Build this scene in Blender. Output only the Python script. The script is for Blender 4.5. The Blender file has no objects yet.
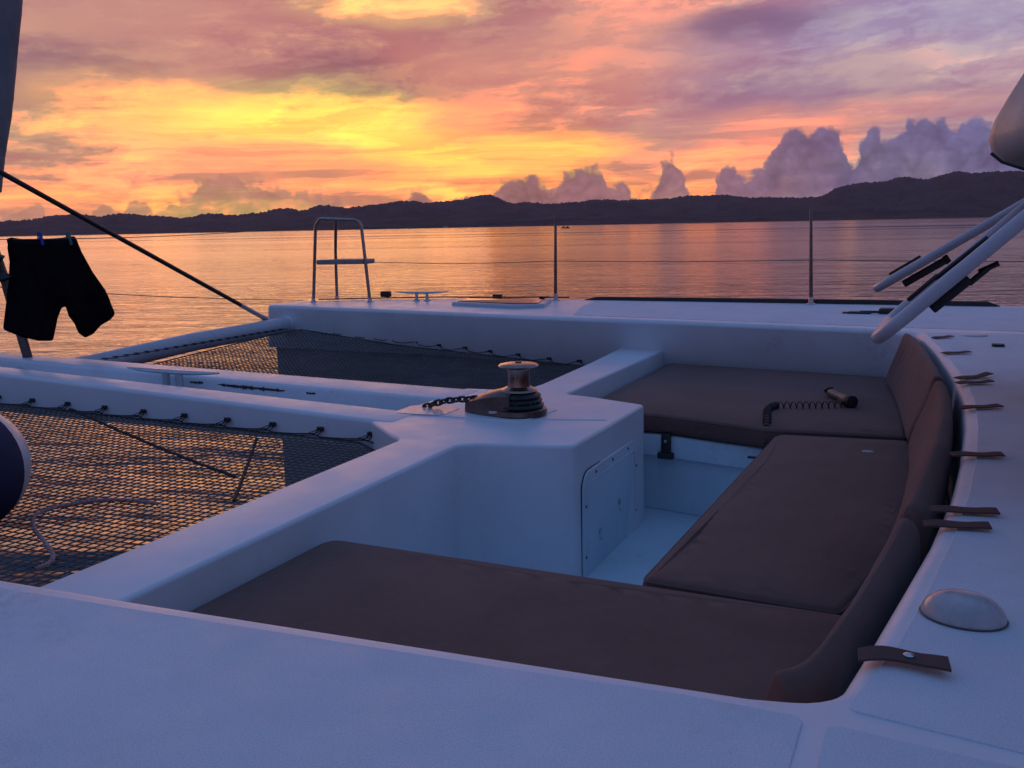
import bpy, bmesh, math, random
from math import sin, cos, pi, radians, sqrt, atan2, asin, exp
from mathutils import Vector, Matrix, noise
from mathutils.geometry import delaunay_2d_cdt

random.seed(7)
scene = bpy.context.scene
COL = scene.collection

# ------------------------------------------------------------------ camera
F = 930.0
YAW = radians(24.9)
ROLL = math.atan(.0196)
PITCH = math.atan((384 - 226) * cos(ROLL) / F)
H = .6                                   # eye above the side deck (deck is z = 0)
FW = Vector((-sin(YAW), cos(YAW), 0))
RT = Vector((cos(YAW), sin(YAW), 0))
UPW = Vector((0, 0, 1))
fwd = FW * cos(PITCH) - UPW * sin(PITCH)
up0 = FW * sin(PITCH) + UPW * cos(PITCH)
Rv = RT * cos(ROLL) - up0 * sin(ROLL)
Uv = RT * sin(ROLL) + up0 * cos(ROLL)
EYE = Vector((0, 0, H))
cd = bpy.data.cameras.new('camera')
cd.sensor_width = 36.0
cd.lens = 36.0 * F / 1024
cd.clip_start = .05
cd.clip_end = 60000
cam = bpy.data.objects.new('camera', cd)
COL.objects.link(cam)
M3 = Matrix((Rv, Uv, -fwd)).transposed()
cam.matrix_world = Matrix.Translation(EYE) @ M3.to_4x4()
scene.camera = cam


def ray(px, py):
    return fwd + Rv * ((px - 512) / F) - Uv * ((py - 384) / F)


def P(px, py, z=0.):                      # real-world point on the level plane z, used to survey the boat
    d = ray(px, py)
    return EYE + d * ((z - H) / d.z)


def PY(px, py, y):
    d = ray(px, py)
    return EYE + d * (y / d.y)


def PX(px, py, x):
    d = ray(px, py)
    return EYE + d * (x / d.x)


def S(px, py):                            # direction -> azimuth / elevation of the sky (radians)
    d = ray(px, py).normalized()
    return atan2(d.dot(RT), d.dot(FW)), asin(d.z)


def lin(c):
    return tuple(((v / 255) / 12.92 if v <= 10 else ((v / 255 + .055) / 1.055) ** 2.4) for v in c)


# ------------------------------------------------------------------ colour management
vs = scene.view_settings
scene.display_settings.display_device = 'sRGB'
vs.view_transform = 'Standard'
vs.look = 'None'
vs.exposure = 0
vs.gamma = 1
vs.use_curve_mapping = False
scene.render.resolution_x = 1024
scene.render.resolution_y = 768
scene.render.engine = 'CYCLES'
scene.cycles.max_bounces = 5
scene.cycles.transparent_max_bounces = 8
scene.cycles.caustics_reflective = False
scene.cycles.caustics_refractive = False

# ------------------------------------------------------------------ sky
SUN_AZ, SUN_EL = S(230, 120)
w = bpy.data.worlds.new('World')
scene.world = w
w.use_nodes = True
nt = w.node_tree
for n in list(nt.nodes):
    nt.nodes.remove(n)


class NT:
    """small helper that writes node maths"""

    def __init__(s, tree):
        s.t = tree

    def node(s, kind, **kw):
        n = s.t.nodes.new(kind)
        for k, v in kw.items():
            setattr(n, k, v)
        return n

    def _in(s, sock, v):
        if hasattr(v, 'is_linked') or hasattr(v, 'links'):
            s.t.links.new(v, sock)
        else:
            if sock.type == 'RGBA' and len(v) == 3:
                v = tuple(v) + (1,)
            sock.default_value = v

    def m(s, op, a, b=None, c=None, clamp=False):
        n = s.node('ShaderNodeMath', operation=op, use_clamp=clamp)
        s._in(n.inputs[0], a)
        if b is not None:
            s._in(n.inputs[1], b)
        if c is not None:
            s._in(n.inputs[2], c)
        return n.outputs[0]

    def v(s, op, a, b=None, scale=None):
        n = s.node('ShaderNodeVectorMath', operation=op)
        s._in(n.inputs[0], a)
        if b is not None:
            s._in(n.inputs[1], b)
        if scale is not None:
            s._in(n.inputs['Scale'], scale)
        return n.outputs['Value'] if op in ('DOT_PRODUCT', 'LENGTH') else n.outputs[0]

    def xyz(s, x, y, z=0.):
        n = s.node('ShaderNodeCombineXYZ')
        for i, q in enumerate((x, y, z)):
            s._in(n.inputs[i], q)
        return n.outputs[0]

    def sep(s, a):
        n = s.node('ShaderNodeSeparateXYZ')
        s._in(n.inputs[0], a)
        return n.outputs

    def noise(s, vec, scale, detail=4, rough=.5, dist=0., dim='3D', color=False, lac=2.0):
        n = s.node('ShaderNodeTexNoise', noise_dimensions=dim)
        s._in(n.inputs['Vector'], vec)
        n.inputs['Scale'].default_value = scale
        n.inputs['Detail'].default_value = detail
        n.inputs['Roughness'].default_value = rough
        n.inputs['Lacunarity'].default_value = lac
        n.inputs['Distortion'].default_value = dist
        return n.outputs['Color' if color else 'Fac']

    def mix(s, f, a, b, mode='MIX'):
        n = s.node('ShaderNodeMix', data_type='RGBA', blend_type=mode)
        s._in(n.inputs[0], f)
        s._in(n.inputs[6], a)
        s._in(n.inputs[7], b)
        return n.outputs[2]

    def step(s, x, lo, hi, a=0., b=1.):
        n = s.node('ShaderNodeMapRange', interpolation_type='SMOOTHSTEP')
        s._in(n.inputs[0], x)
        for i, q in enumerate((lo, hi, a, b)):
            s._in(n.inputs[i + 1], q)
        return n.outputs[0]

    def ramp(s, x, stops, interp='LINEAR'):
        n = s.node('ShaderNodeValToRGB')
        s._in(n.inputs[0], x)
        r = n.color_ramp
        r.interpolation = interp
        while len(r.elements) < len(stops):
            r.elements.new(.5)
        for e, (p, c) in zip(r.elements, stops):
            e.position = p
            e.color = tuple(c) + (1,)
        return n.outputs[0]


g = NT(nt)
tc = g.node('ShaderNodeTexCoord').outputs['Generated']
dirn = g.v('NORMALIZE', tc)
rr = g.v('DOT_PRODUCT', dirn, tuple(RT))
ff = g.v('DOT_PRODUCT', dirn, tuple(FW))
zz = g.sep(dirn)[2]
az = g.m('ARCTAN2', rr, ff)
el = g.m('MAXIMUM', g.m('ARCSINE', zz), 0.0)
# streaky turbulence of the cloud sheet
base = g.xyz(az, g.m('MULTIPLY', el, 3.2), 0.)
wn = g.noise(base, 5.0, 5, .55, color=True, dim='2D')
wn = g.v('SUBTRACT', wn, (.5, .5, .5))
warp = g.v('MULTIPLY', wn, (.17, .055, 0.))
q0 = g.xyz(az, el, 0.)
q = g.v('ADD', q0, warp)
ANCH = [  # (px, py) of the photograph, colour, spread in px
    (70, 12, (184, 128, 128), 75, 22), (48, 62, (104, 78, 108), 38, 9), (150, 30, (206, 140, 126), 70, 20),
    (260, 42, (190, 124, 122), 70, 25), (408, 14, (254, 214, 130), 42, 10), (335, 74, (146, 94, 106), 60, 14),
    (490, 26, (172, 116, 124), 60, 18), (465, 60, (206, 130, 116), 60, 22), (120, 92, (226, 152, 118), 60, 16),
    (40, 132, (172, 130, 124), 50, 22), (240, 119, (255, 255, 100), 92, 18), (140, 120, (248, 200, 118), 50, 15),
    (350, 112, (252, 222, 104), 60, 12), (190, 108, (255, 238, 110), 50, 10), (310, 130, (255, 244, 100), 60, 10), (425, 152, (255, 226, 90), 72, 10), (500, 118, (238, 152, 116), 50, 18),
    (480, 174, (252, 200, 98), 70, 10), (110, 160, (240, 182, 124), 75, 18), (60, 196, (250, 202, 104), 60, 9),
    (220, 152, (234, 168, 124), 70, 12), (180, 207, (255, 228, 86), 50, 9), (330, 176, (240, 172, 112), 70, 16),
    (560, 50, (222, 146, 130), 55, 25), (570, 100, (220, 144, 126), 60, 22), (545, 147, (255, 214, 96), 50, 10),
    (650, 120, (196, 136, 138), 60, 22), (620, 10, (228, 158, 140), 45, 12), (600, 185, (250, 188, 96), 70, 10),
    (690, 60, (184, 134, 148), 55, 22), (690, 168, (244, 176, 120), 60, 12), (745, 25, (116, 86, 118), 50, 8),
    (850, 36, (166, 146, 178), 80, 16), (980, 26, (168, 152, 186), 80, 20), (950, 60, (226, 182, 176), 75, 11),
    (790, 78, (156, 120, 148), 70, 14), (900, 84, (150, 118, 148), 80, 12), (860, 112, (232, 152, 136), 80, 12),
    (1010, 92, (206, 150, 152), 60, 16), (770, 140, (242, 168, 134), 60, 14), (1010, 160, (186, 150, 156), 80, 25),
    (-150, 40, (170, 120, 124), 120, 40), (-150, 130, (215, 155, 124), 120, 40), (-120, 200, (235, 175, 118), 120, 20),
    (1200, 60, (165, 142, 170), 130, 40), (1200, 150, (175, 142, 158), 130, 40),
]
UP_FRONT = [(0., lin((232, 158, 106))), (.12, lin((228, 144, 106))), (.20, lin((204, 132, 120))), (.30, lin((106, 110, 162))),
            (.45, lin((86, 114, 170))), (1., lin((84, 118, 178)))]
UP_BACK = [(0., lin((92, 92, 130))), (.10, lin((110, 106, 150))), (.22, lin((94, 112, 162))), (.45, lin((86, 114, 170))), (1., lin((84, 118, 178)))]
eln = g.m('DIVIDE', el, pi / 2)
facing = g.step(g.m('COSINE', g.m('ADD', az, .20)), .25, .86)
up_col = g.mix(facing, g.ramp(eln, UP_BACK), g.ramp(eln, UP_FRONT))
num = g.v('SCALE', up_col, scale=.018)
den = .018
for (px, py, c, sx, sy) in ANCH:
    a, e = S(px, py)
    d = g.v('SUBTRACT', q, (a, e, 0.))
    d = g.v('MULTIPLY', d, (F / sx / 1.15, F / sy / 1.15, 0.))
    wgt = g.m('POWER', math.e, g.m('MULTIPLY', g.v('DOT_PRODUCT', d, d), -.8))
    num = g.v('ADD', num, g.v('SCALE', lin(c), scale=wgt))
    den = g.m('ADD', den, wgt)
B = g.v('SCALE', num, scale=g.m('DIVIDE', 1.0, den))
B = g.v('MULTIPLY', B, (1.13, 1.20, 1.12))
# streaks: thin ragged layers, stretched along the horizon and tilted a little
qd = g.v('ADD', g.xyz(g.m('ADD', az, g.m('MULTIPLY', el, -.5)), g.m('MULTIPLY', el, 3.0), 0.), g.v('SCALE', wn, scale=.06))
qs = g.v('ADD', g.xyz(az, g.m('MULTIPLY', g.m('ADD', el, g.m('MULTIPLY', az, -.06)), 5.5)), g.v('SCALE', wn, scale=.10))
st1 = g.noise(qs, 6.5, 7, .57, .3, dim='2D')
st2 = g.noise(g.v('ADD', qd, (3.1, 1.7, 0)), 19.0, 5, .68, .1, dim='2D')
fine = g.m('ADD', g.m('MULTIPLY', st1, .62), g.m('MULTIPLY', st2, .38))
dark = g.step(fine, .515, .42)
lite = g.step(fine, .51, .59)
low = g.m('MULTIPLY', g.step(el, .75, .25), g.step(g.noise(g.v('ADD', base, (5., 2., 0.)), 4.2, 2, .5, dim='2D'), .36, .62, .25, 1.0))                # the lit structure fades overhead
B1 = g.mix(g.m('MULTIPLY', g.m('MULTIPLY', dark, .70), low), B, g.v('MULTIPLY', B, (.78, .60, .80)))
hot = g.v('ADD', g.v('MULTIPLY', B1, (1.18, 1.24, 1.04)), (.04, .024, .0))
B2 = g.mix(g.m('MULTIPLY', g.m('MULTIPLY', lite, 1.), low), B1, hot)
# thin level bars of cloud lying over the bright strip above the horizon
qb = g.v('ADD', g.xyz(az, g.m('MULTIPLY', el, 13.)), g.v('SCALE', wn, scale=.16))
bars = g.noise(qb, 6.0, 5, .6, .2, dim='2D')
barz = g.m('MULTIPLY', g.step(el, .15, .05), g.step(el, .0, .03))
B2 = g.mix(g.m('MULTIPLY', g.m('MULTIPLY', g.step(bars, .50, .40), .62), barz), B2, g.v('MULTIPLY', B2, (.84, .58, .78)))
B2 = g.mix(g.m('MULTIPLY', g.m('MULTIPLY', g.step(bars, .53, .62), .7), barz), B2, g.v('MULTIPLY', B2, (1.16, 1.32, .95)))

# towering cumulus bank along the horizon (top line against azimuth)
TOPS = [(-190, 214), (-120, 200), (-60, 212), (0, 212), (20, 205), (32, 201), (45, 212), (60, 222), (85, 214), (92, 206), (105, 202), (114, 210),
        (124, 205), (140, 199), (156, 207), (163, 206), (172, 196), (190, 193), (196, 180), (215, 175), (240, 177), (262, 184),
        (292, 188), (330, 192), (345, 204), (358, 214), (380, 214), (398, 210), (408, 197), (414, 189), (421, 188),
        (430, 196), (444, 197), (458, 197), (470, 190), (480, 198), (492, 196), (500, 186), (512, 178), (530, 175),
        (545, 180), (554, 190), (560, 178), (568, 168), (582, 163), (596, 166), (604, 174), (612, 186), (618, 180), (623, 176),
        (630, 184), (642, 190), (650, 190), (658, 174), (662, 161), (668, 155), (678, 158), (683, 172), (688, 182),
        (700, 196), (712, 194), (718, 172), (730, 164), (745, 172), (756, 168), (770, 158), (778, 142), (790, 130), (806, 127),
        (826, 126), (838, 129), (846, 138), (842, 148), (850, 164), (860, 150), (868, 142), (867, 126), (874, 120), (882, 132),
        (892, 137), (903, 124), (920, 118), (942, 116), (956, 125), (968, 119), (984, 116), (1000, 124), (1030, 126),
        (1080, 112), (1130, 135), (1180, 170), (1230, 205)]
a0, a1 = S(-200, 200)[0], S(1240, 200)[0]
E1 = .22
cw = g.v('SUBTRACT', g.noise(g.xyz(az, g.m('MULTIPLY', el, 1.15)), 44., 4, .5, .1, color=True, dim='2D'), (.5, .5, .5))
cw2 = g.v('SUBTRACT', g.noise(g.xyz(az, el), 9., 2, .5, color=True, dim='2D'), (.5, .5, .5))
vor = g.node('ShaderNodeTexVoronoi', feature='F1', voronoi_dimensions='2D')
g._in(vor.inputs['Vector'], g.v('ADD', g.xyz(az, el), g.v('SCALE', cw, scale=.02)))
vor.inputs['Scale'].default_value = 62
vor2 = g.node('ShaderNodeTexVoronoi', feature='F1', voronoi_dimensions='2D')
g._in(vor2.inputs['Vector'], g.v('ADD', g.xyz(az, el), g.v('SCALE', cw, scale=.012)))
vor2.inputs['Scale'].default_value = 150
qc = g.v('ADD', q0, g.v('MULTIPLY', cw, (.013, .008, 0)))
qc = g.v('ADD', qc, g.v('MULTIPLY', cw2, (.006, .006, 0)))
qcx, qcy, _ = g.sep(qc)
tt = g.m('DIVIDE', g.m('SUBTRACT', qcx, a0), a1 - a0, clamp=True)
fc = g.node('ShaderNodeFloatCurve')
cur = fc.mapping.curves[0]
pts = sorted([((S(x, y)[0] - a0) / (a1 - a0), S(x, y)[1] / E1) for x, y in TOPS])
pts = [(0., .05)] + [p for p in pts if 0.004 < p[0] < .996] + [(1., .05)]
cur.points[0].location = pts[0]
cur.points[1].location = pts[-1]
for p in pts[1:-1]:
    cur.points.new(*p)
for p in cur.points:
    p.handle_type = 'AUTO_CLAMPED'
fc.mapping.update()
fc.inputs[0].default_value = 1
g._in(fc.inputs[1], tt)
top = g.m('MULTIPLY', fc.outputs[0], E1)
top = g.m('ADD', top, g.m('MULTIPLY', g.m('SUBTRACT', .38, vor.outputs['Distance']), .016))
top = g.m('ADD', top, g.m('MULTIPLY', g.m('SUBTRACT', .38, vor2.outputs['Distance']), .0045))
depth = g.m('SUBTRACT', top, qcy)
cmask = g.m('MULTIPLY', g.step(depth, -.0026, .0075), g.step(az, S(300, 200)[0], S(480, 200)[0], .62, .92))
cmask = g.m('MULTIPLY', cmask, g.step(depth, .085, .02, .72, 1.0))
azn = g.m('DIVIDE', g.m('SUBTRACT', az, a0), a1 - a0, clamp=True)


def T(px):
    return (S(px, 180)[0] - a0) / (a1 - a0)


ccol = g.ramp(azn, [(T(-150), lin((190, 130, 115))), (T(60), lin((196, 128, 108))), (T(150), lin((184, 118, 104))), (T(250), lin((188, 122, 106))),
                    (T(420), lin((170, 108, 100))), (T(580), lin((158, 106, 116))), (T(680), lin((164, 114, 124))),
                    (T(800), lin((112, 96, 134))), (T(900), lin((106, 100, 144))), (T(1000), lin((102, 104, 154)))])
bil = g.noise(g.xyz(az, g.m('MULTIPLY', el, 1.3)), 34., 5, .6, .3, dim='2D')
sh = g.m('ADD', g.m('MULTIPLY', g.m('SUBTRACT', bil, .5), 1.0), g.m('MULTIPLY', g.m('SUBTRACT', .35, vor.outputs['Distance']), .45))
sh = g.m('ADD', sh, g.m('MULTIPLY', g.m('SUBTRACT', .35, vor2.outputs['Distance']), .22))
edge = g.step(depth, .016, .0)
sh = g.m('ADD', g.m('ADD', 1.0, sh), g.m('MULTIPLY', edge, .07))
ccol = g.v('SCALE', ccol, scale=sh)
B3 = g.mix(cmask, B2, ccol)
sky = g.node('ShaderNodeTexSky', sky_type='NISHITA', sun_disc=False)
sky.sun_elevation = SUN_EL
sky.sun_rotation = atan2((FW * cos(SUN_AZ) + RT * sin(SUN_AZ)).x, (FW * cos(SUN_AZ) + RT * sin(SUN_AZ)).y)
sky.altitude = 0
sky.dust_density = 2
SKY_MIX = .0006
# the lit cloud is far brighter than the camera could hold: real radiance goes past white in red
r3_, g3_, b3_ = g.sep(B3)
over = g.m('MULTIPLY', g.step(r3_, .62, .95), g.step(g3_, .30, .50))
over = g.m('MULTIPLY', over, g.step(el, .34, .20))
B3 = g.v('MULTIPLY', B3, g.xyz(g.m('ADD', 1.0, g.m('MULTIPLY', over, 1.0)), g.m('ADD', 1.0, g.m('MULTIPLY', over, .06)), 1.0))
B4 = g.v('ADD', B3, g.v('SCALE', sky.outputs[0], scale=SKY_MIX))
bg = g.node('ShaderNodeBackground')
g._in(bg.inputs[0], B4)
bg.inputs[1].default_value = 1.0
ow = g.node('ShaderNodeOutputWorld')
nt.links.new(bg.outputs[0], ow.inputs[0])
w.cycles.sampling_method = 'MANUAL'
w.cycles.sample_map_resolution = 1024

sd = bpy.data.lights.new('sun', 'SUN')
sd.energy = .18
sd.angle = radians(30)
sd.color = (1., .52, .30)
so = bpy.data.objects.new('sun', sd)
COL.objects.link(so)
sdir = (FW * cos(SUN_AZ) + RT * sin(SUN_AZ)) * cos(SUN_EL) + UPW * sin(SUN_EL)
so.rotation_euler = (sdir).to_track_quat('Z', 'Y').to_euler()


# ------------------------------------------------------------------ object helpers
def tag(o, label=None, cat=None, group=None, kind=None):
    if label:
        o['label'] = label
    if cat:
        o['category'] = cat
    if group:
        o['group'] = group
    if kind:
        o['kind'] = kind
    return o


def empty(name, loc, label, cat, group=None):
    o = bpy.data.objects.new(name, None)
    o.empty_display_size = .1
    COL.objects.link(o)
    o.location = loc
    return tag(o, label, cat, group)


def link(name, bm, mat, parent=None, smooth=True, angle=40):
    me = bpy.data.meshes.new(name)
    bm.normal_update()
    bm.to_mesh(me)
    bm.free()
    if smooth:
        for p in me.polygons:
            p.use_smooth = True
        try:
            me.set_sharp_from_angle(angle=radians(angle))
        except Exception:
            pass
    o = bpy.data.objects.new(name, me)
    if mat is not None:
        for mm in (mat if isinstance(mat, (list, tuple)) else [mat]):
            me.materials.append(mm)
    COL.objects.link(o)
    if parent is not None:
        o.parent = parent
        # every mesh is modelled in world coordinates; take the parent's place off again
        loc = Vector((0, 0, 0))
        p = parent
        while p is not None:
            loc += p.location
            p = p.parent
        me.transform(Matrix.Translation(-loc))
    return o


def origin_to(o, loc):
    """put the origin of a single-mesh thing where it stands"""
    loc = Vector(loc)
    o.data.transform(Matrix.Translation(-loc))
    o.location = loc
    return o


def frame_of(t):
    t = t.normalized()
    a = Vector((0, 0, 1)) if abs(t.z) < .92 else Vector((1, 0, 0))
    u = t.cross(a).normalized()
    return u, u.cross(t).normalized()


def tube(bm, pts, r, seg=10, closed=False, caps=True, sx=1., sy=1.):
    pts = [Vector(p) for p in pts]
    n = len(pts)
    rs = r if isinstance(r, (list, tuple)) else [r] * n
    rings = []
    up = None
    for i, p in enumerate(pts):
        if closed:
            t = pts[(i + 1) % n] - pts[i - 1]
        else:
            t = pts[min(i + 1, n - 1)] - pts[max(i - 1, 0)]
        t.normalize()
        if up is None:
            u, v = frame_of(t)
        else:
            u = up - t * up.dot(t)
            u.normalize()
            v = u.cross(t)
        up = u
        ring = []
        for k in range(seg):
            a = 2 * pi * k / seg
            ring.append(bm.verts.new(p + u * cos(a) * rs[i] * sx + v * sin(a) * rs[i] * sy))
        rings.append(ring)
    m = n if closed else n - 1
    for i in range(m):
        A, Bb = rings[i], rings[(i + 1) % n]
        for k in range(seg):
            bm.faces.new((A[k], A[(k + 1) % seg], Bb[(k + 1) % seg], Bb[k]))
    if caps and not closed:
        bm.faces.new(rings[0][::-1])
        bm.faces.new(rings[-1])
    return bm


def bez(pts, n=8):
    """Catmull-Rom through the points"""
    pts = [Vector(p) for p in pts]
    out = []
    for i in range(len(pts) - 1):
        p0 = pts[max(i - 1, 0)]
        p1, p2 = pts[i], pts[i + 1]
        p3 = pts[min(i + 2, len(pts) - 1)]
        for k in range(n):
            t = k / n
            out.append(.5 * ((2 * p1) + (p2 - p0) * t + (2 * p0 - 5 * p1 + 4 * p2 - p3) * t * t + (3 * p1 - p0 - 3 * p2 + p3) * t ** 3))
    out.append(pts[-1])
    return out


def rbox(bm, c, size, r=.01, seg=2, rot=None):
    b2 = bmesh.new()
    bmesh.ops.create_cube(b2, size=1)
    for v in b2.verts:
        v.co = Vector((v.co.x * size[0], v.co.y * size[1], v.co.z * size[2]))
    if r > 0:
        bmesh.ops.bevel(b2, geom=b2.edges[:], offset=r, segments=seg, affect='EDGES', profile=.5)
    mt = (rot.to_4x4() if rot is not None else Matrix.Identity(4))
    mt = Matrix.Translation(Vector(c)) @ mt
    b2.transform(mt)
    vm = {}
    for v in b2.verts:
        vm[v] = bm.verts.new(v.co)
    for f in b2.faces:
        bm.faces.new([vm[v] for v in f.verts])
    b2.free()
    return bm


def lathe(bm, c, prof, seg=32, axis=None):
    c = Vector(c)
    rot = Matrix.Identity(3) if axis is None else Vector((0, 0, 1)).rotation_difference(Vector(axis)).to_matrix()
    rings = []
    for (r, z) in prof:
        if r < 1e-6:
            rings.append([bm.verts.new(c + rot @ Vector((0, 0, z)))])
        else:
            rings.append([bm.verts.new(c + rot @ Vector((r * cos(2 * pi * k / seg), r * sin(2 * pi * k / seg), z))) for k in range(seg)])
    for A, Bb in zip(rings, rings[1:]):
        for k in range(seg):
            k2 = (k + 1) % seg
            if len(A) == 1 and len(Bb) == 1:
                continue
            if len(A) == 1:
                bm.faces.new((A[0], Bb[k2], Bb[k]))
            elif len(Bb) == 1:
                bm.faces.new((A[k], A[k2], Bb[0]))
            else:
                bm.faces.new((A[k], A[k2], Bb[k2], Bb[k]))
    return bm


def area2(p):
    return sum(p[i][0] * p[(i + 1) % len(p)][1] - p[(i + 1) % len(p)][0] * p[i][1] for i in range(len(p)))


def round_poly(pts, rad, seg=6):
    """2-D polygon with rounded corners; rad is one radius or one per corner"""
    if area2(pts) < 0:
        pts = pts[::-1]
        if isinstance(rad, (list, tuple)):
            rad = list(rad)[::-1]
    n = len(pts)
    out = []
    for i in range(n):
        p = Vector(pts[i]).to_2d()
        a = (Vector(pts[i - 1]).to_2d() - p)
        b = (Vector(pts[(i + 1) % n]).to_2d() - p)
        r = rad[i] if isinstance(rad, (list, tuple)) else rad
        la, lb = a.length, b.length
        a.normalize()
        b.normalize()
        ang = math.acos(max(-1, min(1, a.dot(b))))
        if r < 1e-5 or ang > radians(176):
            out.append((p.x, p.y))
            continue
        tl = min(r / math.tan(ang / 2), la * .49, lb * .49)
        rr_ = tl * math.tan(ang / 2)
        cdir = (a + b).normalized()
        cen = p + cdir * (rr_ / sin(ang / 2))
        s, e = p + a * tl - cen, p + b * tl - cen
        t0, t1 = atan2(s.y, s.x), atan2(e.y, e.x)
        dt = (t1 - t0 + pi) % (2 * pi) - pi
        for k in range(seg + 1):
            t = t0 + dt * k / seg
            out.append((cen.x + rr_ * cos(t), cen.y + rr_ * sin(t)))
    return out


def inset(poly, d):
    """inward offset of a CCW polygon by mitres"""
    n = len(poly)
    out = []
    for i in range(n):
        p = Vector(poly[i])
        a = (p - Vector(poly[i - 1]))
        b = (Vector(poly[(i + 1) % n]) - p)
        if a.length < 1e-7:
            a = b
        if b.length < 1e-7:
            b = a
        a = a.normalized()
        b = b.normalized()
        na = Vector((-a.y, a.x))
        nb = Vector((-b.y, b.x))
        m = (na + nb)
        if m.length < 1e-6:
            m = na
        m.normalize()
        k = d / max(.35, m.dot(na))
        out.append((p.x + m.x * k, p.y + m.y * k))
    return out


def fill(bm, ring, up=True):
    """triangulated cap over a ring of verts (concave allowed)"""
    co = [Vector((v.co.x, v.co.y)) for v in ring]
    n = len(co)
    vv, ee, fcs, ov, _, _ = delaunay_2d_cdt(co, [(i, (i + 1) % n) for i in range(n)], [], 1, 1e-6)
    for f in fcs:
        ids = []
        for i in f:
            o = ov[i]
            if not o:
                break
            ids.append(ring[o[0]])
        if len(ids) == 3 and len(set(ids)) == 3:
            try:
                bm.faces.new(ids if up else ids[::-1])
            except ValueError:
                pass


def plateau(bm, poly, zt, zb, r=.03, seg=5, draft=0., bottom=False, foot=0.):
    """solid with a flat top, rounded upper edge and walls going down to zb. zt may be a function of (x, y)."""
    if area2(poly) < 0:
        poly = poly[::-1]
    zf = zt if callable(zt) else (lambda x, y: zt)
    rings = []
    if foot > 0:                                     # coved foot where the wall turns out
        for k in range(0, 5):
            a = pi / 2 * k / 4
            d = -foot * (1 - sin(a)) - draft
            pp = inset(poly, d)
            rings.append([bm.verts.new((x, y, zb + foot * (1 - cos(a)))) for x, y in pp])
    else:
        pp = inset(poly, -draft)
        rings.append([bm.verts.new((x, y, zb)) for x, y in pp])
    for k in range(seg + 1):
        a = pi / 2 * k / seg
        pp = inset(poly, r * (1 - cos(a)))
        rings.append([bm.verts.new((x, y, zf(x, y) - r * (1 - sin(a)))) for x, y in pp])
    n = len(poly)
    for A, Bb in zip(rings, rings[1:]):
        for k in range(n):
            bm.faces.new((A[k], A[(k + 1) % n], Bb[(k + 1) % n], Bb[k]))
    fill(bm, rings[-1])
    if bottom:
        fill(bm, rings[0], up=False)
    return bm


def sheet(bm, poly, z, h=.004):
    """thin panel with a tiny step, for non-skid and plates"""
    if area2(poly) < 0:
        poly = poly[::-1]
    return plateau(bm, poly, z, z - h, r=min(.0015, h * .4), seg=1)


def inside(poly, x, y):
    c = False
    n = len(poly)
    for i in range(n):
        x1, y1 = poly[i]
        x2, y2 = poly[i - 1]
        if (y1 > y) != (y2 > y) and x < (x2 - x1) * (y - y1) / (y2 - y1) + x1:
            c = not c
    return c


def pad(poly, zt, thick, r=.03, puff=.012, step=.035, seed=0, wr=.004):
    """upholstered cushion: rounded piped edge, slightly puffed and creased top made of a fine mesh"""
    if area2(poly) < 0:
        poly = poly[::-1]
    bm = bmesh.new()
    rings = []
    prof = []
    for k in range(5):
        a = pi / 2 * k / 4
        prof.append((r * .8 * (1 - sin(a)), -thick + r * .8 * (1 - cos(a))))
    for k in range(6):
        a = pi / 2 * k / 5
        prof.append((r * (1 - cos(a)), -r * (1 - sin(a))))
    for d, z in prof:
        rings.append([bm.verts.new((x, y, zt + z)) for x, y in inset(poly, d)])
    n = len(poly)
    for A, Bb in zip(rings, rings[1:]):
        for k in range(n):
            bm.faces.new((A[k], A[(k + 1) % n], Bb[(k + 1) % n], Bb[k]))
    fill(bm, rings[0], up=False)
    inner = inset(poly, r)
    ring = rings[-1]
    inn2 = inset(poly, r + step * .5)
    xs = [p[0] for p in inner]
    ys = [p[1] for p in inner]
    extra = []
    x = min(xs)
    while x < max(xs):
        y = min(ys)
        while y < max(ys):
            if inside(inn2, x, y):
                extra.append((x, y))
            y += step
        x += step
    co = [Vector((v.co.x, v.co.y)) for v in ring] + [Vector(e) for e in extra]
    vv, ee, fcs, ov, _, _ = delaunay_2d_cdt(co, [(i, (i + 1) % n) for i in range(n)], [], 1, 1e-6)
    vert = {}

    def dist_edge(x, y):
        best = 9
        for i in range(n):
            ax, ay = inner[i - 1]
            bx_, by_ = inner[i]
            dx, dy = bx_ - ax, by_ - ay
            L = dx * dx + dy * dy
            t = 0 if L < 1e-12 else max(0, min(1, ((x - ax) * dx + (y - ay) * dy) / L))
            d = sqrt((ax + t * dx - x) ** 2 + (ay + t * dy - y) ** 2)
            best = min(best, d)
        return best
    for f in fcs:
        ids = []
        for i in f:
            if i in vert:
                ids.append(vert[i])
                continue
            o = ov[i]
            if o and o[0] < n:
                vert[i] = ring[o[0]]
            else:
                x, y = vv[i]
                d = dist_edge(x, y)
                k = 1 - exp(-d / .07)
                z = zt + puff * k
                z += wr * k * noise.noise(Vector((x * 2.1 + seed, y * 2.3, seed * 1.7)))
                z += wr * .5 * k * noise.noise(Vector((x * 7 + seed, y * 3, 3.3)))
                # small puckers running in from the seam
                z += .0022 * exp(-d / .06) * sin((x * 1.3 + y) * 95 + 3 * noise.noise(Vector((x * 6, y * 6, seed))))
                vert[i] = bm.verts.new((x, y, z))
            ids.append(vert[i])
        if len(set(ids)) == 3:
            try:
                bm.faces.new(ids)
            except ValueError:
                pass
    return bm


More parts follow.
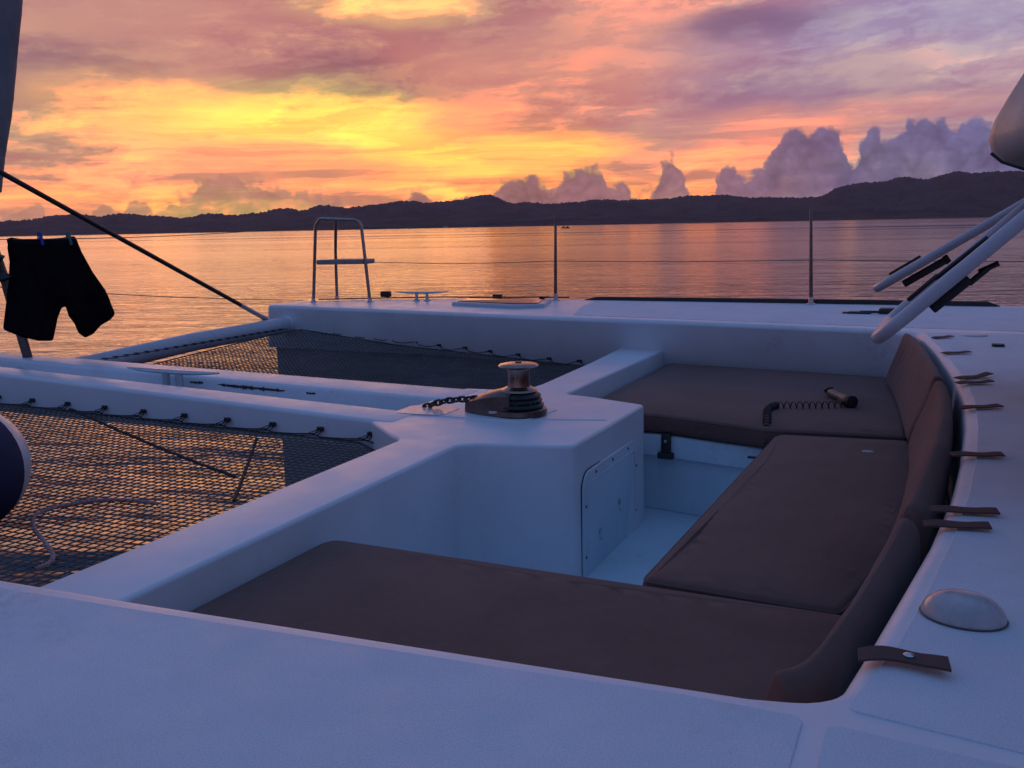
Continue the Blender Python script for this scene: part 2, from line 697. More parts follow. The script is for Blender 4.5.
# ------------------------------------------------------------------ materials
def mat(name, col, rough=.5, metal=0., var=.0, vscale=6., bump=0., bscale=60., bdetail=3, spec=.5, coat=0., speck=0., grime=0.):
    m = bpy.data.materials.new(name)
    m.use_nodes = True
    t = NT(m.node_tree)
    b = m.node_tree.nodes['Principled BSDF']
    b.inputs['Base Color'].default_value = tuple(col) + (1,)
    b.inputs['Roughness'].default_value = rough
    b.inputs['Metallic'].default_value = metal
    b.inputs['Specular IOR Level'].default_value = spec
    b.inputs['Coat Weight'].default_value = coat
    geo = t.node('ShaderNodeNewGeometry').outputs['Position']
    c = None
    if var > 0:
        nf = t.noise(geo, vscale, 5, .6)
        c = t.mix(t.step(nf, .3, .7), tuple(v * (1 - var) for v in col), tuple(min(1, v * (1 + var)) for v in col))
    if speck > 0:
        sn = t.noise(geo, 420., 1, .5)
        c = t.v('SCALE', c, scale=t.step(sn, .30, .70, 1 - speck, 1 + speck))
    if grime > 0:
        gn = t.noise(geo, 1.7, 7, .65, .6)
        gn2 = t.noise(geo, 38., 3, .6)
        gm = t.m('MULTIPLY', t.step(gn, .50, .72), t.step(gn2, .35, .75))
        c = t.mix(t.m('MULTIPLY', gm, grime), c if c is not None else tuple(col), (.20, .17, .13))
    if c is not None:
        t._in(b.inputs['Base Color'], c)
        rn = t.noise(geo, vscale * 2.3, 4, .6)
        t._in(b.inputs['Roughness'], t.step(rn, .2, .8, max(.02, rough * .8), min(1, rough * 1.2)))
    if bump > 0:
        bn = t.noise(geo, bscale, bdetail, .6)
        bp = t.node('ShaderNodeBump')
        bp.inputs['Strength'].default_value = 1.
        bp.inputs['Distance'].default_value = bump
        t._in(bp.inputs['Height'], bn)
        t._in(b.inputs['Normal'], bp.outputs[0])
    return m


M = {}
M['gel'] = mat('gelcoat', (.68, .71, .75), .38, var=.05, vscale=2.5, bump=.0016, bscale=5., bdetail=2, spec=.4, grime=.35)
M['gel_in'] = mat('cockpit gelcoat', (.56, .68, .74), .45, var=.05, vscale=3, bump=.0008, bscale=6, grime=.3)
M['skid'] = mat('non skid deck', (.62, .66, .71), .6, var=.04, vscale=4, bump=.0010, bscale=330, bdetail=1, grime=.3, speck=.09)
M['steel'] = mat('polished steel', (.62, .60, .60), .16, 1., var=.06, vscale=20)
M['steel_worn'] = mat('worn steel', (.15, .12, .11), .30, 1., var=.2, vscale=30, bump=.0004, bscale=120)
M['steel_dark'] = mat('silhouette steel', (.16, .12, .11), .35, .8, var=.2, vscale=30)  # steel with its base colour darkened so stanchions read as silhouettes
M['steel_rail'] = mat('rail steel', (.30, .26, .25), .2, 1., var=.1, vscale=20)
M['drum'] = mat('reflection tinted drum', (.34, .24, .20), .24, 1., var=.15, vscale=25)  # chrome drum; the dark brown-red it reflects is put into the base colour
M['alu'] = mat('anodised aluminium', (.55, .55, .58), .35, .9, var=.08, vscale=8)
M['whitealu'] = mat('white painted aluminium', (.50, .50, .54), .3, 0., var=.05, vscale=9)
M['black'] = mat('black plastic', (.018, .017, .02), .45, var=.2, vscale=30)
M['blackrope'] = mat('black cord', (.02, .018, .02), .8, bump=.001, bscale=300)
M['cord'] = mat('net cord', (.10, .088, .08), .7, var=.25, vscale=5)
M['wire'] = mat('lifeline wire', (.12, .11, .11), .5, .4)
M['rust'] = mat('dark galvanised chain', (.07, .055, .05), .5, .6, var=.4, vscale=60, bump=.0008, bscale=160)
M['fabric_dark'] = mat('strap webbing', (.075, .042, .040), .8, bump=.0006, bscale=500)
M['shorts'] = mat('black shorts cloth', (.005, .004, .006), .95, var=.2, vscale=9, spec=.08)
M['shorts_band'] = mat('ribbed waistband', (.012, .011, .014), .9, bump=.002, bscale=150, spec=.1)
M['navy'] = mat('navy fender cover', (.018, .020, .060), .75, bump=.0008, bscale=350)
M['fwhite'] = mat('white fender vinyl', (.62, .60, .60), .35, var=.08, vscale=12)
M['rope'] = mat('mooring rope', (.42, .24, .23), .8, var=.3, vscale=80, bump=.002, bscale=220)
M['glass'] = mat('smoked acrylic', (.012, .012, .016), .06, spec=.6)
M['sail'] = mat('furled sail cover', (.20, .185, .19), .8, var=.12, vscale=5, bump=.004, bscale=14)
M['dome'] = mat('grey dome plastic', (.42, .41, .42), .25, var=.15, vscale=25, coat=.2)
M['greyplastic'] = mat('dark grey plastic', (.09, .08, .08), .4, var=.2, vscale=40)
M['rubber'] = mat('brown rubbing strake', (.035, .022, .022), .6)
M['pegb'] = mat('blue peg plastic', (.01, .04, .35), .4)
M['pegg'] = mat('green peg plastic', (.01, .16, .13), .4)
M['teak'] = mat('teak seat plank', (.26, .22, .22), .5, var=.2, vscale=20)
M['roofgel'] = mat('roof gelcoat', (.50, .44, .40), .45, var=.08, vscale=12, bump=.001, bscale=50, grime=.3)
M['hull'] = mat('hull gelcoat', (.42, .40, .41), .3, var=.05, vscale=2)
M['farwhite'] = mat('pale painted wall', (.6, .58, .55), .7)
M['fardark'] = mat('dark painted boat', (.03, .02, .02), .6)
M['spot'] = mat('dried white spot', (.45, .42, .44), .8)


def fabric_mat():
    m = bpy.data.materials.new('brown canvas')
    m.use_nodes = True
    t = NT(m.node_tree)
    b = m.node_tree.nodes['Principled BSDF']
    geo = t.node('ShaderNodeNewGeometry').outputs['Position']
    n1 = t.noise(geo, 2.3, 6, .6, .3)
    n2 = t.noise(geo, 60., 3, .6)
    c = t.mix(t.step(n1, .3, .7), (.122, .064, .053), (.160, .088, .074))
    c = t.mix(t.m('MULTIPLY', t.step(n2, .45, .75), .35), c, (.16, .10, .09))
    t._in(b.inputs['Base Color'], c)
    b.inputs['Roughness'].default_value = .85
    b.inputs['Specular IOR Level'].default_value = .25
    b.inputs['Sheen Weight'].default_value = .12
    b.inputs['Sheen Roughness'].default_value = .5
    wv = t.noise(geo, 900., 1, .5)
    cr = t.noise(t.v('MULTIPLY', geo, (1., .35, 1.)), 9., 4, .55, .5)
    h = t.m('ADD', t.m('MULTIPLY', wv, .0006), t.m('MULTIPLY', cr, .006))
    bp = t.node('ShaderNodeBump')
    bp.inputs['Distance'].default_value = 1.
    bp.inputs['Strength'].default_value = .8
    t._in(bp.inputs['Height'], h)
    t._in(b.inputs['Normal'], bp.outputs[0])
    return m


M['fabric'] = fabric_mat()


def water_mat():
    m = bpy.data.materials.new('sea water')
    m.use_nodes = True
    t = NT(m.node_tree)
    b = m.node_tree.nodes['Principled BSDF']
    b.inputs['Base Color'].default_value = (.010, .016, .024, 1)
    b.inputs['Roughness'].default_value = .09
    b.inputs['IOR'].default_value = 1.333
    geo = t.node('ShaderNodeNewGeometry').outputs['Position']
    dist = t.v('LENGTH', geo)
    # ripples run across the wind
    rot = t.node('ShaderNodeVectorRotate', rotation_type='Z_AXIS')
    t._in(rot.inputs['Vector'], geo)
    rot.inputs['Angle'].default_value = -YAW + .12
    p = rot.outputs[0]
    r1 = t.noise(t.v('MULTIPLY', p, (.30, 1., 1.)), 1.1, 4, .55, .4)
    r2 = t.noise(t.v('MULTIPLY', p, (.34, 1., 1.)), .30, 4, .5, .3)
    r3 = t.noise(t.v('MULTIPLY', p, (.5, 1., 1.)), 4.2, 3, .5, .2)
    r4 = t.noise(t.v('MULTIPLY', p, (.22, 1., 1.)), .045, 4, .55)
    nearf = t.step(dist, 90., 14.)
    h = t.m('ADD', t.m('MULTIPLY', r1, .30), t.m('MULTIPLY', r2, t.m('ADD', .48, t.m('MULTIPLY', t.step(dist, 16., 5.), .75))))
    h = t.m('ADD', h, t.m('MULTIPLY', r3, t.m('MULTIPLY', nearf, .028)))
    h = t.m('ADD', h, t.m('MULTIPLY', r4, .9))
    bp = t.node('ShaderNodeBump')
    bp.inputs['Distance'].default_value = 1.
    bp.inputs['Strength'].default_value = .45
    h = t.m('MULTIPLY', h, t.step(dist, 240., 10., .17, 1.))
    t._in(bp.inputs['Height'], h)
    t._in(b.inputs['Normal'], bp.outputs[0])
    # patches of breeze roughen the surface
    br = t.noise(t.v('MULTIPLY', p, (.12, 1., 1.)), .02, 4, .6)
    t._in(b.inputs['Roughness'], t.step(br, .35, .65, .07, .16))
    return m


def hill_mat(name, c1, c2):
    m = bpy.data.materials.new(name)
    m.use_nodes = True
    t = NT(m.node_tree)
    b = m.node_tree.nodes['Principled BSDF']
    geo = t.node('ShaderNodeNewGeometry').outputs['Position']
    n1 = t.noise(geo, .006, 6, .65)
    n2 = t.noise(geo, .05, 4, .7)
    f = t.m('ADD', t.m('MULTIPLY', n1, .6), t.m('MULTIPLY', n2, .4))
    t._in(b.inputs['Base Color'], t.mix(t.step(f, .38, .62), c1, c2))
    b.inputs['Roughness'].default_value = .95
    b.inputs['Specular IOR Level'].default_value = .1
    bp = t.node('ShaderNodeBump')
    bp.inputs['Distance'].default_value = 25.
    t._in(bp.inputs['Height'], n2)
    t._in(b.inputs['Normal'], bp.outputs[0])
    return m


M['water'] = water_mat()
M['hill'] = hill_mat('wooded hill', (.010, .016, .018), (.066, .066, .062))

# ------------------------------------------------------------------ sea
WZ = -1.65
HAZE = 4.3e-5
bm = bmesh.new()
rad = [0, 3, 6, 10, 20, 40, 80, 160, 320, 640, 1300, 2600, 5200, 7800]
prev = None
for r in rad:
    if r == 0:
        ring = [bm.verts.new((0, 0, WZ))]
    else:
        ring = [bm.verts.new((r * cos(2 * pi * k / 96), r * sin(2 * pi * k / 96), WZ)) for k in range(96)]
    if prev is not None:
        for k in range(96):
            if len(prev) == 1:
                bm.faces.new((prev[0], ring[k], ring[(k + 1) % 96]))
            else:
                bm.faces.new((prev[k], ring[k], ring[(k + 1) % 96], prev[(k + 1) % 96]))
    prev = ring
tag(link('sea', bm, M['water'], smooth=False), kind='structure')

# ------------------------------------------------------------------ hills
RIDGE = [(-500, 219), (-300, 210), (-120, 215), (0, 222), (30, 220), (58, 215), (75, 214), (98, 217), (120, 213), (150, 216), (178, 218), (212, 214),
         (236, 215), (258, 213), (282, 209), (305, 211), (320, 206), (345, 208), (380, 204), (400, 201), (428, 203),
         (462, 201), (478, 198), (490, 196), (502, 200), (514, 204), (528, 202), (545, 204), (578, 202), (592, 200), (632, 200),
         (662, 199), (690, 196), (720, 195), (755, 198), (800, 199), (818, 198), (838, 189), (862, 184), (884, 182),
         (906, 178), (928, 180), (944, 175), (960, 171), (976, 174), (994, 172), (1024, 171), (1120, 165), (1250, 176), (1400, 190), (1600, 205)]


def interp(tbl, x):
    if x <= tbl[0][0]:
        return tbl[0][1]
    for (xa, ya), (xb_, yb) in zip(tbl, tbl[1:]):
        if x <= xb_:
            t = (x - xa) / (xb_ - xa)
            t = t * t * (3 - 2 * t) * .5 + t * .5
            return ya + (yb - ya) * t
    return tbl[-1][1]


def hills(name, ridge, shore, depth, nx, ny, px0, px1, seed, rugged=1.):
    bm = bmesh.new()
    grid = []
    for i in range(nx + 1):
        px = px0 + (px1 - px0) * i / nx
        az_, el_ = S(px, interp(ridge, px))
        az2 = az_
        d0 = shore * (1 + .05 * noise.noise(Vector((az_ * 9, seed, 0))))
        Rr = d0 + depth * .62
        top_h = Rr * math.tan(el_) + H - WZ
        jag = noise.fractal(Vector((px * .09, seed, 0)), .8, 2.1, 5) * 5.0 * rugged + abs(noise.noise(Vector((px * .33, seed, 4)))) * 11 * rugged + noise.noise(Vector((px * .8, seed, 4))) * 4 * rugged
        dirv = FW * cos(az2) + RT * sin(az2)
        row = []
        for j in range(ny + 1):
            t = j / ny
            d = d0 + depth * t
            if t < .62:
                s = t / .62
                prof = .55 * s + .45 * s * s * (3 - 2 * s)
            else:
                s = (t - .62) / .38
                prof = 1 - .8 * s * s
            h = (top_h + jag * prof ** 4) * prof
            n = noise.fractal(Vector((dirv.x * d * .0016, dirv.y * d * .0016, seed)), .75, 2.1, 6)
            amp = min(1, t * 5) * (1 - min(1, abs(t - .62) * 3) * 0) * (1 - exp(-abs(t - .62) * 9))
            h += n * amp * top_h * .42
            h = max(h, .5 * min(1, j))
            if t < .62:
                h = min(h, (d * math.tan(el_) + H - WZ) * .97)
            if j == 0:
                h = -2
            row.append(bm.verts.new((dirv.x * d, dirv.y * d, WZ + h)))
        grid.append(row)
    for i in range(nx):
        for j in range(ny):
            bm.faces.new((grid[i][j], grid[i + 1][j], grid[i + 1][j + 1], grid[i][j + 1]))
    return tag(link(name, bm, M['hill'], smooth=True, angle=180), kind='structure')


hills('far_hills', RIDGE, 4200, 1900, 2400, 24, -500, 1600, 3.3)
# a lower wooded spur nearer the shore
SPUR = [(-500, 226), (-100, 229), (0, 231), (60, 228), (120, 227), (200, 229), (260, 224), (330, 222), (420, 219), (520, 217), (600, 216),
        (700, 214), (780, 212), (860, 209), (930, 205), (1000, 202), (1060, 203), (1200, 206), (1600, 214)]
hills('coastal_hills', SPUR, 3500, 700, 2000, 12, -500, 1600, 8.1, .55)

# warm evening air over the water
bm = bmesh.new()
bmesh.ops.create_cube(bm, size=1)
for v in bm.verts:
    v.co = Vector((v.co.x * 16400, v.co.y * 16400, (WZ - 1.0) if v.co.z < 0 else 620.0))
hm = bpy.data.materials.new('evening haze')
hm.use_nodes = True
ht = hm.node_tree
ht.nodes.remove(ht.nodes['Principled BSDF'])
vol = ht.nodes.new('ShaderNodeVolumePrincipled')
vol.inputs['Color'].default_value = (.98, .72, .82, 1)
vol.inputs['Density'].default_value = HAZE
vol.inputs['Anisotropy'].default_value = .2
ht.links.new(vol.outputs[0], ht.nodes['Material Output'].inputs['Volume'])
tag(link('haze', bm, hm, smooth=False), kind='stuff')

# tiny things near the far shore
def far_boat(px, name, label):
    p = P(px, 228.6, WZ)
    d = Vector((p.x, p.y, 0)).normalized()
    p = d * 640
    base = Vector((p.x, p.y, WZ))
    t = empty(name, base, label, 'boat', 'small boats on the far water')
    s = d.cross(UPW)
    bm = bmesh.new()
    secs = []
    for k in range(9):
        u = k / 8 * 2 - 1
        wdt = .34 * (1 - u * u) ** .6 + .02
        zt_ = .42 + .22 * u * u
        c = base + s * u * 1.5
        secs.append([bm.verts.new(c + d * wdt + UPW * zt_), bm.verts.new(c + d * wdt * .5 - UPW * .05),
                     bm.verts.new(c - d * wdt * .5 - UPW * .05), bm.verts.new(c - d * wdt + UPW * zt_)])
    for A, Bb in zip(secs, secs[1:]):
        for k in range(4):
            bm.faces.new((A[k], A[(k + 1) % 4], Bb[(k + 1) % 4], Bb[k]))
    link('hull', bm, M['fardark'], t)
    bm = bmesh.new()
    rbox(bm, base + UPW * .85, (1.1, .9, .9), .12)
    link('cabin', bm, M['fardark'], t)
    return t


far_boat(563.5, 'fishing_boat', 'tiny dark fishing boat on water near the stanchion, left of the pair')
far_boat(567.5, 'fishing_boat', 'tiny dark fishing boat on water below the hills, right of the pair')
p = P(446, 229, WZ)
d = Vector((p.x, p.y, 0)).normalized()
hb = d * 3420 + UPW * WZ
t = empty('shore_house', hb, 'tiny pale house at the waterline under the dark hills', 'house')
bm = bmesh.new()
rbox(bm, hb + UPW * 4, (16, 8, 8), .2)
link('wall', bm, M['farwhite'], t)
bm = bmesh.new()
zz0 = 8.0
vs_ = [hb + Vector((sx * 9, sy * 5, zz0)) for sx, sy in ((-1, -1), (1, -1), (1, 1), (-1, 1))] + [hb + Vector((sx * 9, 0, zz0 + 3.5)) for sx in (-1, 1)]
vs_ = [bm.verts.new(v) for v in vs_]
for f in ((0, 1, 5, 4), (2, 3, 4, 5), (0, 4, 3), (1, 2, 5), (0, 3, 2, 1)):
    bm.faces.new([vs_[i] for i in f])
link('roof', bm, M['fardark'], t, smooth=False)

# ================================================================== the catamaran
cat = empty('catamaran', (0, 0, WZ), 'white sailing catamaran with sunken forward cockpit, trampolines and foredeck', 'boat')

AFT = [(-.2, 1.142), (-.10, 1.165), (-.069, 1.359), (-.035, 1.59), (.003, 1.854), (.040, 2.19), (.062, 2.524), (.078, 2.95), (.080, 3.387),
       (.060, 3.80), (.026, 4.192), (-.014, 4.62), (-.066, 5.042), (-.115, 5.36), (-.26, 5.47)]
deck_poly = [(-7.5, -.6), (3.2, -.6), (3.2, 7.16), (.42, 7.136), (-.95, 7.115), (-2.69, 7.13), (-3.84, 7.02), (-4.55, 6.78), (-4.97, 6.45),
             (-5.09, 6.22), (-5.03, 6.09), (-4.68, 6.05), (-3.49, 5.882), (-2.29, 5.71), (-1.335, 5.619)] + AFT[::-1] + \
            [(-.53, 1.118), (-1.17, 1.073), (-1.51, 1.055), (-2.6, .98), (-7.5, .62)]
rads = [.1, .05, .05, .3, .3, .5, .5, .4, .3, .12, .08, .3, .5, .5, .4] + [0.16, 0.1] + [.2] * (len(AFT) - 4) + [.10, .12] + [.3, .5, .4, .4, .1]
dp = round_poly(deck_poly, rads, 6)
bm = plateau(bmesh.new(), dp, 0., -.345, r=.028, seg=6, draft=.02, foot=0)
for v in bm.verts:
    if v.co.z < -.2 and -4.9 < v.co.x < -.15 and 5.25 < v.co.y < 6.2:
        v.co.y += .18 * min(1, (v.co.x + 4.9) / 1.2)
deck = link('deck', bm, M['gel'], cat)

# hull topsides and bridge deck body below
bm = bmesh.new()
starb = [(3.2, 5.82), (3.2, 7.12), (.42, 7.10), (-.95, 7.075), (-2.69, 7.09), (-3.84, 6.98), (-4.55, 6.74), (-4.95, 6.42), (-5.05, 6.22), (-4.99, 6.13),
         (-4.68, 6.10), (-3.49, 6.09), (-2.29, 5.93), (-1.335, 5.84)]
plateau(bm, starb, -.345, -2.1, r=.0, seg=1, bottom=True)
link('starboard_hull', bm, M['hull'], cat)
bm = bmesh.new()
plateau(bm, [(-7.4, -.56), (3.2, -.56), (3.2, 1.05), (-1.5, 1.02), (-2.6, .95), (-7.4, .58)], -.345, -2.1, r=.0, seg=1, bottom=True)
link('port_hull', bm, M['hull'], cat)
bm = bmesh.new()
plateau(bm, [(-1.83, .9), (3.2, .9), (3.2, 5.9), (-1.80, 5.9)], -.79, -.98, r=.0, seg=1, bottom=True)
link('bridge_deck', bm, M['hull'], cat)

# non-skid panels on the decks
def skid(name, pts, r, z=.004):
    bm = sheet(bmesh.new(), round_poly(pts, r, 5), z - .0015, .0026)
    return link('non_skid_panel', bm, M['skid'], deck)


skid('a', [(-7.4, -.5), (-.128, -.5), (-.126, 1.100), (-.27, 1.098), (-.51, 1.076), (-1.15, 1.03), (-1.5, 1.005), (-2.6, .92), (-7.4, .56)], .016)
skid('b', [(-.10, -.5), (3.1, -.5), (3.1, 1.05), (.4, 1.06), (.10, 1.08), (-.100, 1.095)], .016)
bpts = [(-.083, 1.14), (-.03, 1.36), (.005, 1.59), (.040, 1.854), (.076, 2.19), (.098, 2.524), (.114, 2.95), (.116, 3.387), (.096, 3.80), (.062, 4.19), (.022, 4.62), (-.03, 5.04), (-.07, 5.36), (.3, 5.42), (.58, 5.4), (.58, 1.09), (.11, 1.115)]
skid('c', bpts, [.015] + [.03] * (len(bpts) - 1))
skid('d', [(-.25, 5.60), (.9, 5.50), (.9, 6.98), (-2.5, 7.0), (-2.42, 6.45), (-2.25, 5.85), (-1.0, 5.70)], .05)

# cockpit liner: the well's walls below the deck moulding
bm = bmesh.new()
ci = [(-.2, 1.115), (-.08, 1.15), (-.045, 1.359), (.027, 1.854), (.086, 2.524), (.104, 3.387), (.052, 4.192), (-.04, 5.042), (-.08, 5.60), (-1.335, 5.80), (-1.68, 5.86)]
lo = [bm.verts.new((x, y, -.775)) for x, y in ci]
hi = [bm.verts.new((x, y, -.33)) for x, y in ci]
lo2 = [bm.verts.new((x + .03, y + (.03 if y > 5.2 else (-.03 if y < 1.2 else 0)), -.775)) for x, y in ci]
hi2 = [bm.verts.new((x + .03, y + (.03 if y > 5.2 else (-.03 if y < 1.2 else 0)), -.33)) for x, y in ci]
for k in range(len(ci) - 1):
    bm.faces.new((lo[k], hi[k], hi[k + 1], lo[k + 1]))
    bm.faces.new((lo2[k], lo2[k + 1], hi2[k + 1], hi2[k]))
    bm.faces.new((hi[k], hi2[k], hi2[k + 1], hi[k + 1]))
link('cockpit_liner', bm, M['gel_in'], cat)

# cockpit floor, seat bases (fixed mouldings)
bm = bmesh.new()
plateau(bm, [(-1.66, 1.2), (.1, 1.2), (.1, 5.5), (-1.66, 5.5)], -.74, -.785, r=.002, seg=1)
link('cockpit_floor', bm, M['gel_in'], cat)
CZ = -.285          # cushion top
CT = .085
SB = CZ - CT - .003


def seatbase(poly, name='seat_base'):
    b = bmesh.new()
    pr = round_poly(poly, .03, 4)
    plateau(b, pr, SB, SB - .10, r=.012, seg=3, bottom=True)
    plateau(b, inset(pr, .025), SB - .098, -.738, r=.0, seg=1)
    return link(name, b, M['gel_in'], cat)


seatbase([(-1.64, .98), (-.02, 1.0), (-.0, 2.11), (-1.64, 2.11)])
seatbase([(-1.66, 4.13), (-1.18, 4.13), (-.60, 4.0), (.1, 4.0), (-.05, 5.70), (-1.66, 5.86)])
seatbase([(-.60, 2.10), (.1, 2.10), (.12, 4.01), (-.60, 4.01)])

# the athwart beams of the foredeck and the windlass platform, one moulding
ZP = -.20
plat = [(-1.865, .9), (-1.865, 2.985), (-1.93, 3.03), (-2.16, 3.23), (-2.16, 4.09), (-1.86, 4.12), (-1.84, 4.32), (-1.86, 5.1), (-1.90, 5.80), (-1.98, 6.08),
        (-1.56, 6.08), (-1.60, 5.86), (-1.62, 4.55), (-1.62, 4.10), (-1.50, 4.08), (-1.185, 3.96), (-1.20, 3.12), (-1.25, 3.095), (-1.55, 3.02), (-1.612, 2.97), (-1.612, .9)]
plat_r = [0, .06, .12, .03, .03, .05, .05, .1, .06, .02, .02, .08, .1, .05, .04, .03, .025, .03, .06, .05, 0]
pp = round_poly(plat, plat_r, 5)
bm = plateau(bmesh.new(), pp, ZP, -.775, r=.014, seg=5, draft=.004)
platf = link('windlass_platform', bm, M['gel'], cat)
# faint moulded joint on the platform top
bm = bmesh.new()
tube(bm, [(-1.50, 3.50, ZP + .0005), (-1.235, 3.58, ZP + .0005)], .0035, 6)
link('moulded_joint', bm, M['gel'], platf)
bm = sheet(bmesh.new(), round_poly([(-2.02, 3.42), (-1.55, 3.42), (-1.5, 3.74), (-2.02, 3.80)], .05), ZP + .004, .004)
link('windlass_plinth', bm, M['gel'], platf)


# centre nacelle with chain gutter
def znac(x):
    return ZP + .0 + max(0, -x - 2.0) * .034


def nac(y0a, y0b, y1a, y1b, dz=0., name='nacelle'):
    b = bmesh.new()
    return b


def strip(b, xa, xb_, ya, yb, yc, yd, dz, zb, r=.02):
    """long solid from xa (ya..yb) to xb_ (yc..yd) following the sheer"""
    N = 14
    left = [(xa + (xb_ - xa) * k / N, ya + (yc - ya) * k / N) for k in range(N + 1)]
    rt = [(xa + (xb_ - xa) * k / N, yb + (yd - yb) * k / N) for k in range(N + 1)]
    poly = left + rt[::-1]
    plateau(b, poly, lambda x, y: znac(x) + dz, zb, r=r, seg=4)


bm = bmesh.new()
strip(bm, -2.05, -6.9, 3.235, 3.465, 3.30, 3.40, 0., -.318, .02)
strip(bm, -2.05, -6.9, 3.76, 4.05, 3.50, 3.62, .002, -.345, .02)
nacelle = link('centre_nacelle', bm, M['gel'], cat)
bm = bmesh.new()
strip(bm, -2.12, -6.88, 3.455, 3.775, 3.39, 3.51, -.085, -.34, .003)
link('chain_gutter', bm, M['gel_in'], nacelle)
# dirt along the far wall of the gutter
for si, (xa_, xb2, hgt) in enumerate(((-3.40, -2.98, .020), (-3.58, -3.49, .014), (-2.86, -2.80, .010))):
    bm = bmesh.new()
    prev = None
    N = 60
    for k in range(N + 1):
        x = xa_ + (xb2 - xa_) * k / N
        zc = znac(x) - .030 + .004 * noise.noise(Vector((x * 13, si, 0)))
        h_ = hgt * (.25 + .9 * abs(noise.noise(Vector((x * 57, si, 2))))) * min(1, k / 5, (N - k) / 5) + .0006
        yw_ = 3.76 - (-x - 2.05) * .0536 - .0018
        cur_ = [bm.verts.new((x, yw_, zc - h_)), bm.verts.new((x, yw_, zc + h_ * (.6 + .5 * noise.noise(Vector((x * 50, si, 7))))))]
        if prev:
            bm.faces.new((prev[0], cur_[0], cur_[1], prev[1]))
        prev = cur_
    link('dirt_streak', bm, M['rubber'], nacelle)

# front crossbeam: round alloy spar
bm = bmesh.new()
tube(bm, [(-4.80, 6.25, -.150), (-4.80, 5.0, -.165), (-4.80, 4.1, -.205), (-4.80, 2.6, -.208), (-4.80, .7, -.16)], .066, 20)
xbm = link('front_crossbeam', bm, M['whitealu'], cat)
bm = bmesh.new()
lathe(bm, (-4.80, 6.04, -.152), [(.058, -.03), (.068, -.02), (.070, .03), (.060, .05)], 24, (0, 1, .015))
link('beam_socket', bm, M['gel'], xbm)

# ------------------------------------------------------------------ trampolines
def znet(x):
    return -.295 + max(0, -x - 1.9) * .047


def znear(x):
    return -.29 + max(0, -x - 1.9) * .006


def trampoline(poly, sag, rise=None, cell=.035, rad_=.0023, name='trampoline_net'):
    b = bmesh.new()
    xs = [p_[0] for p_ in poly]
    ys = [p_[1] for p_ in poly]
    x0, x1, y0, y1 = min(xs), max(xs), min(ys), max(ys)

    def z(x, y):
        u = (x - x0) / (x1 - x0)
        v = (y - y0) / (y1 - y0)
        return (znet(x) if rise is None else rise(x, v)) - sag * sin(pi * min(1, max(0, u))) * sin(pi * min(1, max(0, v))) + .002 * noise.noise(Vector((x * 9, y * 9, 0)))

    def spans(fixed, axis):
        hits = []
        n = len(poly)
        for i in range(n):
            a, c = poly[i], poly[(i + 1) % n]
            if axis == 'y':                        # line of constant y
                if (a[1] > fixed) != (c[1] > fixed):
                    hits.append(a[0] + (fixed - a[1]) * (c[0] - a[0]) / (c[1] - a[1]))
            else:
                if (a[0] > fixed) != (c[0] > fixed):
                    hits.append(a[1] + (fixed - a[0]) * (c[1] - a[1]) / (c[0] - a[0]))
        hits.sort()
        return list(zip(hits[::2], hits[1::2]))
    k = 0
    yv = y0 + .012
    while yv < y1 - .005:
        for a, c in spans(yv, 'y'):
            n = max(2, int((c - a) / .11))
            pts = []
            for i in range(n + 1):
                x = a + (c - a) * i / n
                yy = yv + .006 * noise.noise(Vector((x * 3, yv * 3, 1.7)))
                pts.append((x, yy, z(x, yy)))
            tube(b, pts, rad_, 4, caps=False)
        yv += cell
    xv = x0 + .012
    while xv < x1 - .005:
        for a, c in spans(xv, 'x'):
            n = max(2, int((c - a) / .11))
            pts = []
            for i in range(n + 1):
                yy = a + (c - a) * i / n
                x = xv + .006 * noise.noise(Vector((xv * 3, yy * 3, 5.2)))
                pts.append((x, yy, z(x, yy) + .0022))
            tube(b, pts, rad_, 4, caps=False)
        xv += cell
    o = link(name, b, M['cord'], cat, smooth=False)
    # bolt rope round the net
    b = bmesh.new()
    loop = []
    for i in range(len(poly)):
        a, c = Vector(poly[i]), Vector(poly[(i + 1) % len(poly)])
        n = max(1, int((c - a).length / .12))
        for k in range(n):
            q_ = a.lerp(c, k / n)
            loop.append((q_.x, q_.y, z(q_.x, q_.y)))
    tube(b, loop, .0045, 6, closed=True)
    link('bolt_rope', b, M['blackrope'], o, smooth=True)
    return o, z


NP = [(-4.66, .84), (-1.90, 1.02), (-1.90, 2.93), (-2.0, 3.06), (-2.2, 3.20), (-3.4, 3.225), (-4.66, 3.245)]
net1, zn1 = trampoline(NP, .035, lambda x, v: znear(x))
SP = [(-4.66, 3.86), (-2.2, 4.09), (-1.90, 4.20), (-1.90, 5.66), (-2.03, 5.76), (-3.0, 5.87), (-4.1, 5.95), (-4.60, 5.98), (-4.66, 5.9)]
net2, zn2 = trampoline(SP, .03, lambda x, v: znear(x) * (1 - v) + (znet(x) - .05 * min(1, max(0, (x + 4.9) / 1.2))) * v)


def hook(x, y, z, nx, ny, net, par):
    """eye strap on the wall with the lacing cord down to the net edge"""
    b = bmesh.new()
    nrm = Vector((nx, ny, 0)).normalized()
    tn = Vector((-nrm.y, nrm.x, 0))
    c = Vector((x, y, z))
    rbox(b, c + nrm * .004, (.034, .012, .016), .003, 1, Matrix.Rotation(atan2(tn.y, tn.x), 3, 'Z'))
    rbox(b, c + tn * .012 + nrm * .010, (.014, .016, .020), .003, 1, Matrix.Rotation(atan2(tn.y, tn.x), 3, 'Z'))
    return link('lacing_hook', b, M['black'], par)


